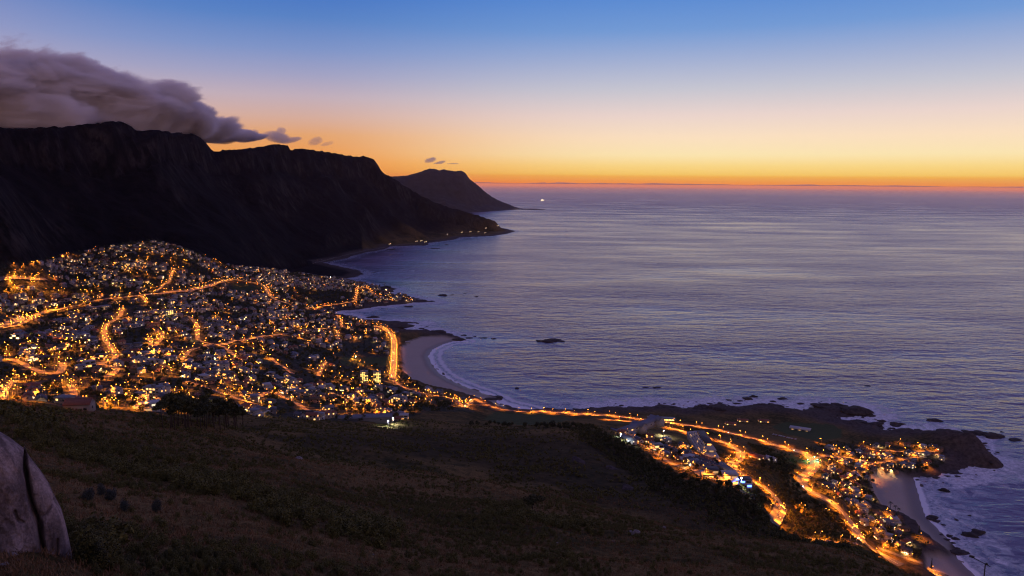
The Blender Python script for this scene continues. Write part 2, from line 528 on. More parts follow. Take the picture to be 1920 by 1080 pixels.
cap = cap * (1 - SAND) + (0.2 + 0.035 * SD) * SAND if False else (0.4 + 0.16 * SD) * (1 - SAND) + (0.2 + 0.032 * SD) * SAND
zl = np.maximum(np.minimum(Z, np.where(SD < 400, cap + sstep(SD, 90, 400) * 400, 1e9)), np.minimum(0.25 + 0.03 * np.maximum(SD, 0), 2.5))
ROCK = (1 - SAND) * (1 - sstep(SD, 35, 90)) * (GY < 9000)
zl = zl + rocky * ROCK * 1.1 * sstep(SD, -2, 14) + 3.0 * ROCK * sstep(SD, 2, 18)
zs = -0.12 * np.abs(SD) + (rocky + 0.2) * 1.3 * np.exp(-np.abs(SD) / 22.0) * (1 - SAND)
Z = np.where(inl, zl, np.maximum(zs, -7.0))
Z = np.where((SD < -70), -7.0, Z)
# the granite point at the right ends in big rounded outcrops
for (u_, v_, rad, hh) in [(1842, 862, 24, 15), (1828, 848, 20, 13), (1805, 842, 34, 11), (1780, 838, 34, 9), (1760, 826, 30, 7), (1700, 812, 26, 5)]:
    q = at_z(np.array(float(u_)), np.array(float(v_)), 4.0)
    k_ = np.exp(-(((GX - q[0]) ** 2 + (GY - q[1]) ** 2) / (rad * rad)) ** 1.6)
    Z = Z + hh * k_
    ROCK = np.maximum(ROCK, k_)
ROCK = np.clip(ROCK, 0, 1)


def terrain_z(x, y):
    x, y = np.asarray(x, float), np.asarray(y, float)
    r = np.hypot(x, y)
    lr = np.log(np.clip(r, 3.01, 9500))
    i = np.clip(np.searchsorted(LR, lr) - 1, 0, len(LR) - 2)
    fi = (lr - LR[i]) / (LR[i + 1] - LR[i])
    tj = np.clip((np.arctan2(x, y) - TH0) / (TH1 - TH0) * (NTH - 1), 0, NTH - 1.001)
    j = tj.astype(int)
    fj = tj - j
    return (Z[i, j] * (1 - fi) * (1 - fj) + Z[i + 1, j] * fi * (1 - fj) + Z[i, j + 1] * (1 - fi) * fj + Z[i + 1, j + 1] * fi * fj)


def terrain_sd(x, y):
    return signed_coast(np.asarray(x, float), np.asarray(y, float))


_RS = np.exp(np.linspace(math.log(20), math.log(9000), 2600))


def hit(u, v):
    """first point of the ground (or water) seen along a pixel; arrays in, (x, y, z, distance) out"""
    u, v = np.atleast_1d(np.asarray(u, float)), np.atleast_1d(np.asarray(v, float))
    th, s = polar(u, v)
    out = np.zeros((len(u), 4))
    for k in range(len(u)):
        x, y = _RS * math.sin(th[k]), _RS * math.cos(th[k])
        g = np.maximum(terrain_z(x, y), 0.0)
        below = np.nonzero(CAM_Z + s[k] * _RS < g)[0]
        i = below[0] if len(below) else len(_RS) - 1
        if i > 0:
            a = CAM_Z + s[k] * _RS[i - 1] - g[i - 1]
            b = g[i] - (CAM_Z + s[k] * _RS[i])
            f = a / (a + b + 1e-9)
            r = _RS[i - 1] + f * (_RS[i] - _RS[i - 1])
        else:
            r = _RS[0]
        xx, yy = r * math.sin(th[k]), r * math.cos(th[k])
        out[k] = (xx, yy, max(float(terrain_z(xx, yy)), 0.0), r)
    return out


# ------------------------------------------------------------------ sports fields, parks
FIELDS_PX = {'pitch': [(637, 668), (735, 667), (738, 684), (640, 684)],
             'park': [(436, 531), (470, 532), (492, 539), (485, 547), (450, 547), (434, 540)],
             'green': [(905, 786), (935, 772), (1000, 774), (1050, 779), (1075, 786), (1040, 795), (960, 795)],
             'lawn': [(1445, 800), (1470, 792), (1560, 796), (1580, 806), (1575, 822), (1530, 826), (1480, 815)]}
FIELD = np.zeros(GX.shape)
for poly in FIELDS_PX.values():
    h_ = hit(*np.array(poly, float).T)[:, :2]
    x0, y0 = h_.min(0) - 20; x1, y1 = h_.max(0) + 20
    m_ = (GX > x0) & (GX < x1) & (GY > y0) & (GY < y1)
    FIELD[m_] = np.maximum(FIELD[m_], in_poly(GX[m_], GY[m_], h_).astype(float))


# ------------------------------------------------------------------ materials of the ground
def ground_material():
    m = bpy.data.materials.new('fynbos_ground')
    m.use_nodes = True
    t = NT(m.node_tree)
    b = m.node_tree.nodes['Principled BSDF']
    g = t.n('ShaderNodeNewGeometry')
    pos = g.outputs['Position']
    n1 = t.noise(pos, 0.012, 6.0, 0.6)
    n2 = t.noise(pos, 0.16, 6.0, 0.65)
    n3 = t.noise(pos, 1.3, 4.0, 0.6)
    n4 = t.noise(t.mapping(pos, scale=(1, 1, 0.35)), 0.030, 8.0, 0.65)
    dry = t.mix(t.rng(n3, 0.35, 0.65), (0.080, 0.055, 0.018, 1), (0.225, 0.145, 0.054, 1))
    green = t.mix(t.rng(n3, 0.35, 0.65), (0.018, 0.019, 0.006, 1), (0.052, 0.046, 0.013, 1))
    veg = t.mix(t.rng(t.math('ADD', t.math('MULTIPLY', n1, 0.55), t.math('MULTIPLY', n2, 0.45)), 0.42, 0.56), green, dry)
    rockc = t.mix(t.rng(n4, 0.38, 0.64), (0.060, 0.050, 0.047, 1), (0.150, 0.125, 0.115, 1))
    sepn = t.n('ShaderNodeSeparateXYZ')
    t.l(g.outputs['Normal'], sepn.inputs[0])
    steep = t.math('MULTIPLY', t.rng(sepn.outputs['Z'], 0.74, 0.50), t.rng(n4, 0.40, 0.56))
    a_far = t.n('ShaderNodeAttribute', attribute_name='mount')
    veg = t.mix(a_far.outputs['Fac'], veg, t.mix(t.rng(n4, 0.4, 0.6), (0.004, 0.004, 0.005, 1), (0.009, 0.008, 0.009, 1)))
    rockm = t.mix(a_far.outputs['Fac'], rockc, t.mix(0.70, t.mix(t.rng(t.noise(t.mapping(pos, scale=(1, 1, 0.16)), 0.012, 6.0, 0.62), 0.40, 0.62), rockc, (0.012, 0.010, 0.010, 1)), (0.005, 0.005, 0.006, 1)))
    c = t.mix(steep, veg, rockm)
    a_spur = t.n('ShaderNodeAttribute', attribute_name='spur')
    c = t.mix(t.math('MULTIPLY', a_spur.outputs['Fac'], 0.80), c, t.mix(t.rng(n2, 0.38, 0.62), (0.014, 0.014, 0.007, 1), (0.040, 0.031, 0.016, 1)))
    a_rock = t.n('ShaderNodeAttribute', attribute_name='rock')
    coast = t.mix(t.rng(n2, 0.35, 0.65), (0.045, 0.036, 0.034, 1), (0.105, 0.085, 0.078, 1))
    c = t.mix(a_rock.outputs['Fac'], c, coast)
    a_field = t.n('ShaderNodeAttribute', attribute_name='field')
    c = t.mix(a_field.outputs['Fac'], c, t.mix(t.rng(n2, 0.3, 0.7), (0.045, 0.062, 0.024, 1), (0.066, 0.080, 0.034, 1)))
    a_town = t.n('ShaderNodeAttribute', attribute_name='town')
    c = t.mix(a_town.outputs['Fac'], c, t.mix(t.rng(n2, 0.42, 0.6), (0.020, 0.028, 0.014, 1), (0.075, 0.066, 0.052, 1)))
    a_sand = t.n('ShaderNodeAttribute', attribute_name='sand')
    a_wet = t.n('ShaderNodeAttribute', attribute_name='wet')
    sand = t.mix(t.rng(n3, 0.3, 0.7), (0.40, 0.34, 0.29, 1), (0.52, 0.45, 0.38, 1))
    sand = t.mix(t.rng(n1, 0.35, 0.7), sand, t.mix(0.25, sand, (0.3, 0.25, 0.22, 1)))
    sand = t.mix(a_wet.outputs['Fac'], sand, (0.20, 0.165, 0.145, 1))
    c = t.mix(a_sand.outputs['Fac'], c, sand)
    t.l(c, b.inputs['Base Color'])
    b.inputs['Specular IOR Level'].default_value = 0.06
    rg = t.math('SUBTRACT', 0.92, t.math('MULTIPLY', t.math('MULTIPLY', a_wet.outputs['Fac'], a_sand.outputs['Fac']), 0.62))
    t.l(rg, b.inputs['Roughness'])
    bp = t.n('ShaderNodeBump')
    bp.inputs['Strength'].default_value = 1.0
    bp.inputs['Distance'].default_value = 1.0
    hgt = t.math('ADD', t.math('MULTIPLY', n3, 0.22), t.math('ADD', t.math('MULTIPLY', n2, 0.8), t.math('MULTIPLY', n4, t.math('MULTIPLY', a_far.outputs['Fac'], 26.0))))
    hgt = t.math('MULTIPLY', hgt, t.math('SUBTRACT', 1.0, t.math('MULTIPLY', a_sand.outputs['Fac'], 0.93)))
    t.l(hgt, bp.inputs['Height'])
    t.l(bp.outputs[0], b.inputs['Normal'])
    return m


M_GROUND = ground_material()
TOWN_PX = [(0, 500), (80, 488), (170, 468), (250, 453), (295, 450), (365, 473), (430, 498), (500, 503), (560, 513), (640, 522), (740, 540), (800, 562), (735, 572), (620, 588),
           (650, 594), (710, 606), (745, 620), (752, 700), (800, 730), (870, 748), (890, 772), (800, 772), (740, 792), (600, 788), (430, 775), (280, 776), (150, 766), (0, 752), (-300, 740), (-300, 540)]
TOWN = np.zeros(GX.shape)
_pu, _pv = project(GX, GY, Z)
TOWN = (in_poly(_pu, _pv, TOWN_PX) & (RR > 640) & (RR < 3900) & (SD > 8)).astype(float) * (1 - SAND) * (1 - ROCK) * (1 - FIELD)
CLIFTON_PX = [(1490, 850), (1540, 830), (1640, 832), (1700, 828), (1770, 838), (1770, 872), (1690, 888), (1635, 893), (1640, 930), (1650, 955), (1700, 985), (1740, 1020), (1720, 1050), (1650, 1030), (1600, 985), (1580, 950), (1530, 920)]
TOWN = np.maximum(TOWN, 0.8 * (in_poly(_pu, _pv, CLIFTON_PX) & (RR > 640) & (SD > 8)) * (1 - SAND))
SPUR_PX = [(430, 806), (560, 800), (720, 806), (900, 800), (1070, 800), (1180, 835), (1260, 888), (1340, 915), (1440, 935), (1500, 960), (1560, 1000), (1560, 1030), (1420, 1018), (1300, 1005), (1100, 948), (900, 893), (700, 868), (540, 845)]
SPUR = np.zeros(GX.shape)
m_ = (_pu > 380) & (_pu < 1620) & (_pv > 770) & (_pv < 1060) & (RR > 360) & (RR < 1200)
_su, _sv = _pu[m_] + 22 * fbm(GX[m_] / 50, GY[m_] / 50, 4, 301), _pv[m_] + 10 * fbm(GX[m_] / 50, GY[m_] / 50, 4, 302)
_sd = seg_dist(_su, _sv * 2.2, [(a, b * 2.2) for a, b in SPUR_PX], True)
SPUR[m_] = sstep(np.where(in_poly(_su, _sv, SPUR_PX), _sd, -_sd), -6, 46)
WET = sstep(SD, 24, 7)
keep = (Z > -3.0)
_f = grid_faces(len(LR), NTH)
_f = _f[keep.ravel()[_f].any(1)]
_vv = np.stack([GX, GY, Z], -1).reshape(-1, 3)
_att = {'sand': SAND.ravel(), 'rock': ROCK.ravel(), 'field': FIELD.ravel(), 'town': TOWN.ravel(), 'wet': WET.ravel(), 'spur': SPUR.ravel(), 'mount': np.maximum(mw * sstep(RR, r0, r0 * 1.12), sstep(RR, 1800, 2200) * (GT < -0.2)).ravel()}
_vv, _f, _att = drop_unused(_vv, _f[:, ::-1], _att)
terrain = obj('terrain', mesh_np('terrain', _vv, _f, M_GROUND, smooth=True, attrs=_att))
tag(terrain, kind='structure')

# ------------------------------------------------------------------ far headland
HEAD_PX = [(690, 340), (715, 334), (729, 331), (762, 329), (775, 326), (785, 323), (795, 319), (805, 316), (813, 316), (824, 319), (831, 317), (841, 319), (848, 320), (855, 321), (860, 320), (866, 320), (871, 323), (875, 327),
           (878, 332), (881, 336), (892, 344), (900, 351), (909, 359), (921, 368), (934, 375), (945, 380), (954, 383), (966, 388), (976, 391), (985, 392.5), (1010, 394)]
ht, hs = polar(np.array([p[0] for p in HEAD_PX], float), np.array([p[1] for p in HEAD_PX], float))
n_t, n_r = 240, 110
T2 = np.linspace(ht[0] - 0.05, ht[-1], n_t)
crest = np.interp(T2, ht, hs) + 0.00025 * fbm(T2 * 900, T2 * 0, 4, 77)
rc = np.interp(T2, [ht[0] - 0.05, polar(870., 330.)[0], polar(976., 390.)[0], ht[-1]], [11800, 12600, 13300, 13600])
rf = np.interp(T2, [ht[0] - 0.05, polar(883., 399.)[0], polar(965., 395.)[0], ht[-1]], [9400, 11300, 12700, 13300])
q = np.linspace(-0.3, 1.35, n_r)[:, None]
R2 = rf + (rc - rf) * q
zc_ = CAM_Z + crest * rc
prof = np.where(q < 0, q * 0.2, np.where(q <= 1, 0.52 * q + 0.48 * sstep(q, 0.42, 1.0), 1 - 1.6 * (q - 1)))
X2, Y2 = R2 * np.sin(T2), R2 * np.cos(T2)
Z2 = np.maximum(zc_, 1.0) * prof
amp = np.clip(zc_ / 650.0, 0, 1) * np.clip(np.minimum(q, 1 - q) * 4, 0, 1)
Z2 = Z2 + amp * 45.0 * (ridged(X2 / 700, Y2 / 700, 4, 55) - 0.5)
Z2 = np.where(q <= 1, np.minimum(Z2, CAM_Z + crest * R2 + 0 * q), Z2)
hf = grid_faces(n_r, n_t)[:, ::-1]
M_HEAD = mat('headland_scrub', (0.03, 0.027, 0.027), 0.95, vary=0.5, vscale=0.01)
headland = obj('headland', mesh_np('headland', np.stack([X2, Y2, Z2], -1).reshape(-1, 3), hf, M_HEAD, smooth=True))
tag(headland, kind='structure')

# ------------------------------------------------------------------ sea
sr = np.concatenate([np.linspace(math.log(500), math.log(1050), 110)[:-1], np.linspace(math.log(1050), math.log(3000), 420)[:-1], np.linspace(math.log(3000), math.log(36500), 360)])
sth = np.linspace(-0.78, 1.25, 640)
SGR, SGT = np.meshgrid(np.exp(sr), sth, indexing='ij')
SX, SY = SGR * np.sin(SGT), SGR * np.cos(SGT)
SSD = -signed_coast(SX, SY)
keep = SSD > -14
sf = grid_faces(len(sr), len(sth))
sf = sf[keep.ravel()[sf].all(1)][:, ::-1]
bay = np.zeros(SX.shape)
_bp = at_z(*np.array([(862, 638), (836, 646), (820, 655), (806, 668), (814, 685), (828, 700), (850, 714), (885, 728), (917, 739), (960, 762), (1080, 745), (1000, 660), (920, 645)], float).T)
bay = in_poly(SX, SY, _bp) * 1.0
beachd = seg_dist(SX, SY, [tuple(p) for p in at_z(*np.array([(870, 640), (850, 640), (830, 646), (810, 656), (803, 668), (810, 685), (824, 701), (847, 715), (881, 729), (914, 740), (945, 757), (990, 768)], float).T)])
beachd2 = seg_dist(SX, SY, [tuple(p) for p in at_z(*np.array([(1712, 895), (1720, 922), (1727, 947), (1735, 971), (1751, 984), (1778, 1012), (1787, 1040), (1811, 1064), (1826, 1078), (1850, 1105)], float).T)])
sz = 0.35 * np.exp(-((beachd - 26) / 5.0) ** 2) + 0.5 * np.exp(-((beachd - 62 - 10 * fbm(SX / 160, SY / 160, 2, 91)) / 6.0) ** 2)
sv, sf, satt = drop_unused(np.stack([SX, SY, sz * (SSD > 3)], -1).reshape(-1, 3), sf,
                           {'shore': np.clip(SSD, -20, 600).ravel(), 'beach': np.clip(beachd, 0, 600).ravel(), 'beach2': np.clip(beachd2, 0, 600).ravel()})


def sea_material():
    m = bpy.data.materials.new('sea_water')
    m.use_nodes = True
    t = NT(m.node_tree)
    b = m.node_tree.nodes['Principled BSDF']
    g = t.n('ShaderNodeNewGeometry')
    pos = g.outputs['Position']
    shore = t.n('ShaderNodeAttribute', attribute_name='shore').outputs['Fac']
    beach = t.n('ShaderNodeAttribute', attribute_name='beach').outputs['Fac']
    beach2 = t.n('ShaderNodeAttribute', attribute_name='beach2').outputs['Fac']
    rot = math.radians(-16)
    p1 = t.mapping(pos, rot=(0, 0, rot), scale=(0.45, 1.0, 1.0))
    p2 = t.mapping(pos, rot=(0, 0, math.radians(-30)), scale=(0.40, 1.0, 1.0))
    p3 = t.mapping(pos, rot=(0, 0, math.radians(6)), scale=(0.16, 1.0, 1.0))
    w1 = t.noise(p1, 0.055, 2.0, 0.5, 0.6)
    w2 = t.noise(p2, 0.024, 2.0, 0.5, 0.8)
    w3 = t.noise(p3, 0.006, 3.0, 0.55, 0.5)
    w4 = t.noise(pos, 0.35, 2.0, 0.5)
    patch = t.noise(t.mapping(pos, rot=(0, 0, math.radians(8)), scale=(0.35, 1, 1)), 0.0022, 4.0, 0.6)
    calm = t.math('MULTIPLY', t.rng(shore, 10.0, 260.0, 0.30, 1.0), t.rng(patch, 0.32, 0.66, 0.30, 1.30))
    w5 = t.noise(t.mapping(pos, rot=(0, 0, math.radians(-42)), scale=(0.38, 1.0, 1.0)), 0.034, 1.5, 0.5, 0.5)
    h = t.math('ADD', t.math('MULTIPLY', w1, 5.4), t.math('MULTIPLY', w2, 7.5))
    h = t.math('ADD', h, t.math('MULTIPLY', w5, 6.5))
    h = t.math('ADD', h, t.math('MULTIPLY', w3, 4.0))
    w6 = t.noise(t.mapping(pos, rot=(0, 0, math.radians(-24)), scale=(0.5, 1.0, 1.0)), 0.125, 2.0, 0.5, 0.4)
    h = t.math('ADD', h, t.math('MULTIPLY', w6, 2.6))
    h = t.math('ADD', h, t.math('MULTIPLY', w4, 0.35))
    h = t.math('MULTIPLY', t.math('MULTIPLY', h, calm), 0.60)
    sepp = t.n('ShaderNodeSeparateXYZ')
    t.l(pos, sepp.inputs[0])
    off = t.rng(sepp.outputs['Y'], 5000.0, 18000.0, smooth=True)      # the open sea is rougher
    h = t.math('MULTIPLY', h, t.math('ADD', 1.0, t.math('MULTIPLY', off, 0.7)))
    bp = t.n('ShaderNodeBump')
    bp.inputs['Strength'].default_value = 1.0
    bp.inputs['Distance'].default_value = 1.0
    t.l(h, bp.inputs['Height'])
    shallow = t.rng(shore, 5.0, 210.0, 1.0, 0.0, smooth=True)
    cn = t.noise(pos, 0.02, 4.0, 0.6)
    deep = t.mix(t.rng(patch, 0.3, 0.7), (0.060, 0.034, 0.085, 1), (0.092, 0.056, 0.118, 1))
    c = t.mix(t.math('MULTIPLY', shallow, t.rng(cn, 0.25, 0.7, 0.25, 0.9)), deep, (0.018, 0.085, 0.135, 1))
    # surf: blurred white water by the rocks, thin bright lines along the beaches
    f1 = t.noise(t.mapping(pos, scale=(1, 1, 1)), 0.035, 6.0, 0.68, 0.9)
    f2 = t.noise(pos, 0.16, 5.0, 0.65, 0.6)
    rocksurf = t.math('MULTIPLY', t.rng(shore, 95.0, 2.0), t.rng(beach, 30.0, 120.0))
    rocksurf = t.math('MULTIPLY', rocksurf, t.rng(beach2, 10.0, 60.0, 0.25, 1.0))
    rs = t.rng(t.math('ADD', f1, t.math('MULTIPLY', rocksurf, 0.42)), 0.58, 0.80)
    rs = t.math('MULTIPLY', rs, t.rng(f2, 0.34, 0.62, 0.35, 1.0))
    rs = t.math('MULTIPLY', rs, t.rng(shore, 130.0, 60.0))
    rs = t.math('MULTIPLY', rs, t.rng(sepp.outputs['Y'], 2400.0, 3600.0, 1.0, 0.22))      # the bay under the mountain is sheltered
    bn = t.math('ADD', beach, t.math('MULTIPLY', t.math('SUBTRACT', f1, 0.5), 26.0))

    def line(x, c0, wdt, top):
        d = t.math('ABSOLUTE', t.math('SUBTRACT', x, c0))
        return t.rng(d, wdt, wdt * 0.35, 0.0, top)
    swash = t.math('MAXIMUM', line(bn, 5.0, 12.0, 1.0), line(bn, 27.0, 10.0, 0.85))
    swash = t.math('MAXIMUM', swash, t.math('MULTIPLY', line(bn, 50.0, 20.0, 0.30), t.rng(f2, 0.42, 0.62)))
    bn2 = t.math('ADD', beach2, t.math('MULTIPLY', t.math('SUBTRACT', f1, 0.5), 18.0))
    sw2 = t.math('MAXIMUM', line(bn2, 3.0, 8.5, 1.0), t.math('MULTIPLY', line(bn2, 17.0, 15.0, 0.7), t.rng(f2, 0.35, 0.6)))
    foam = t.math('MAXIMUM', t.math('MAXIMUM', rs, swash), sw2, clamp=True)
    c = t.mix(foam, c, (0.84, 0.84, 0.88, 1))
    t.l(c, b.inputs['Base Color'])
    t.l(t.math('ADD', t.math('MULTIPLY', t.math('ADD', 1.0, t.math('MULTIPLY', off, 0.5)), t.rng(patch, 0.30, 0.70, 0.14, 0.28)), t.math('MULTIPLY', foam, 0.5)), b.inputs['Roughness'])
    b.inputs['IOR'].default_value = 1.33
    b.inputs['Specular IOR Level'].default_value = 1.0
    t.l(bp.outputs[0], b.inputs['Normal'])
    return m


sea = obj('sea', mesh_np('sea', sv, sf, sea_material(), smooth=True, attrs=satt))
tag(sea, kind='structure')
# ------------------------------------------------------------------ materials of built things
M_ASPHALT = mat('asphalt', (0.12, 0.112, 0.105), 0.85, vary=0.25, vscale=0.4)
M_LINE = mat('road_paint', (0.7, 0.68, 0.62), 0.7)
M_WALL = {'white': mat('white_plaster', (0.34, 0.33, 0.32), 0.85, vary=0.10, vscale=0.5), 'cream': mat('cream_plaster', (0.30, 0.25, 0.20), 0.85, vary=0.12, vscale=0.5),
          'grey': mat('grey_plaster', (0.16, 0.16, 0.17), 0.85, vary=0.12, vscale=0.5), 'brick': mat('terracotta_plaster', (0.34, 0.18, 0.12), 0.88, vary=0.15, vscale=0.8)}
M_ROOF = {'grey': mat('grey_sheet_roof', (0.15, 0.16, 0.185), 0.6, vary=0.15, vscale=0.6), 'red': mat('red_tile_roof', (0.22, 0.085, 0.055), 0.85, vary=0.25, vscale=1.2),
          'dark': mat('dark_slate_roof', (0.07, 0.07, 0.08), 0.7, vary=0.2, vscale=1.0), 'white': mat('white_flat_roof', (0.36, 0.36, 0.38), 0.8, vary=0.1, vscale=0.4), 'thatch': mat('brown_thatch_roof', (0.13, 0.09, 0.055), 0.95, vary=0.3, vscale=1.5)}
M_WIN = {'bright': mat('brightly_lit_pane', (0.3, 0.25, 0.15), 0.3, emit=(1.0, 0.62, 0.24), strength=5.5), 'amber': mat('amber_lit_pane', (0.3, 0.2, 0.1), 0.3, emit=(1.0, 0.42, 0.08), strength=3.2), 'warm': mat('warm_lit_pane', (0.3, 0.25, 0.15), 0.3, emit=(1.0, 0.54, 0.17), strength=2.4),
         'white': mat('white_lit_pane', (0.3, 0.3, 0.3), 0.3, emit=(1.0, 0.82, 0.55), strength=1.3), 'dim': mat('dimly_lit_pane', (0.2, 0.15, 0.1), 0.3, emit=(1.0, 0.55, 0.22), strength=0.6),
         'dark': mat('dark_window_pane', (0.02, 0.025, 0.03), 0.08, spec=0.6), 'blue': mat('blue_lit_pane', (0.1, 0.1, 0.3), 0.3, emit=(0.08, 0.18, 1.0), strength=6.0),
         'yellow': mat('yellow_lit_pane', (0.3, 0.25, 0.1), 0.3, emit=(1.0, 0.66, 0.16), strength=3.2)}
M_WIN_FAR = mat('far_lit_pane', (0.3, 0.25, 0.15), 0.3, emit=(1.0, 0.66, 0.30), strength=3.0)
M_RED_FAR = mat('far_tail_light', (0.3, 0.02, 0.02), 0.3, emit=(1.0, 0.08, 0.05), strength=14.0)
M_DOOR = mat('wooden_door', (0.12, 0.06, 0.03), 0.6)
M_METAL = mat('galvanised_metal', (0.30, 0.30, 0.31), 0.5, metallic=0.6)
M_DARKMETAL = mat('dark_painted_metal', (0.03, 0.03, 0.032), 0.5)
M_BULB = mat('sodium_lamp_glow', (0.4, 0.2, 0.05), 0.4, emit=(1.0, 0.33, 0.028), strength=24.0)
M_BULBW = mat('white_lamp_glow', (0.4, 0.4, 0.4), 0.4, emit=(0.85, 0.95, 1.0), strength=60.0)
M_GARDEN = mat('garden_lamp_glow', (0.4, 0.3, 0.2), 0.4, emit=(1.0, 0.62, 0.22), strength=24.0)


class MB:
    """collects boxes, bars and quads into one mesh"""
    def __init__(self):
        self.v, self.q, self.t, self.mi, self.n = [], [], [], [], 0

    def add(self, verts, quads=(), tris=()):
        self.v.append(np.asarray(verts, float))
        self.q += [tuple(i + self.n for i in f) for f in quads]
        self.t += [tuple(i + self.n for i in f) for f in tris]
        self.n += len(verts)
        return self

    def box(self, x0, x1, y0, y1, z0, z1):
        v = [(x0, y0, z0), (x1, y0, z0), (x1, y1, z0), (x0, y1, z0), (x0, y0, z1), (x1, y0, z1), (x1, y1, z1), (x0, y1, z1)]
        return self.add(v, hq)

    def tube(self, p0, p1, r0, r1=None, k=6):
        p0, p1 = np.array(p0, float), np.array(p1, float)
        r1 = r0 if r1 is None else r1
        d = p1 - p0
        d /= np.linalg.norm(d)
        a = np.cross(d, (0, 0, 1) if abs(d[2]) < 0.9 else (1, 0, 0)); a /= np.linalg.norm(a)
        b = np.cross(d, a)
        an = np.arange(k) * 2 * math.pi / k
        ring = np.cos(an)[:, None] * a + np.sin(an)[:, None] * b
        v = np.concatenate([p0 + ring * r0, p1 + ring * r1, [p0], [p1]])
        q = [(i, (i + 1) % k, k + (i + 1) % k, k + i) for i in range(k)]
        t = [((i + 1) % k, i, 2 * k) for i in range(k)] + [(k + i, k + (i + 1) % k, 2 * k + 1) for i in range(k)]
        return self.add(v, q, t)

    def ball(self, c, r, seg=8, rings=5, squash=1.0):
        c = np.array(c, float)
        v = [c + (0, 0, r * squash)]
        for i in range(1, rings):
            a = math.pi * i / rings
            for j in range(seg):
                p = 2 * math.pi * j / seg
                v.append(c + (r * math.sin(a) * math.cos(p), r * math.sin(a) * math.sin(p), r * squash * math.cos(a)))
        v.append(c - (0, 0, r * squash))
        t = [(0, 1 + j, 1 + (j + 1) % seg) for j in range(seg)]
        q = []
        for i in range(rings - 2):
            for j in range(seg):
                a, b = 1 + i * seg + j, 1 + i * seg + (j + 1) % seg
                q.append((a, a + seg, b + seg, b))
        L = len(v) - 1
        t += [(L, L - seg + (j + 1) % seg, L - seg + j) for j in range(seg)]
        return self.add(v, q, t)

    def arrays(self):
        return np.concatenate(self.v), np.array(self.q, int).reshape(-1, 4), np.array(self.t, int).reshape(-1, 3)

    def mesh(self, name, m, smooth=False):
        v, q, t = self.arrays()
        return mesh_np(name, v, [x for x in (q, t) if len(x)], m, smooth=smooth)


hq = [(0, 3, 2, 1), (4, 5, 6, 7), (0, 1, 5, 4), (1, 2, 6, 5), (2, 3, 7, 6), (3, 0, 4, 7)]

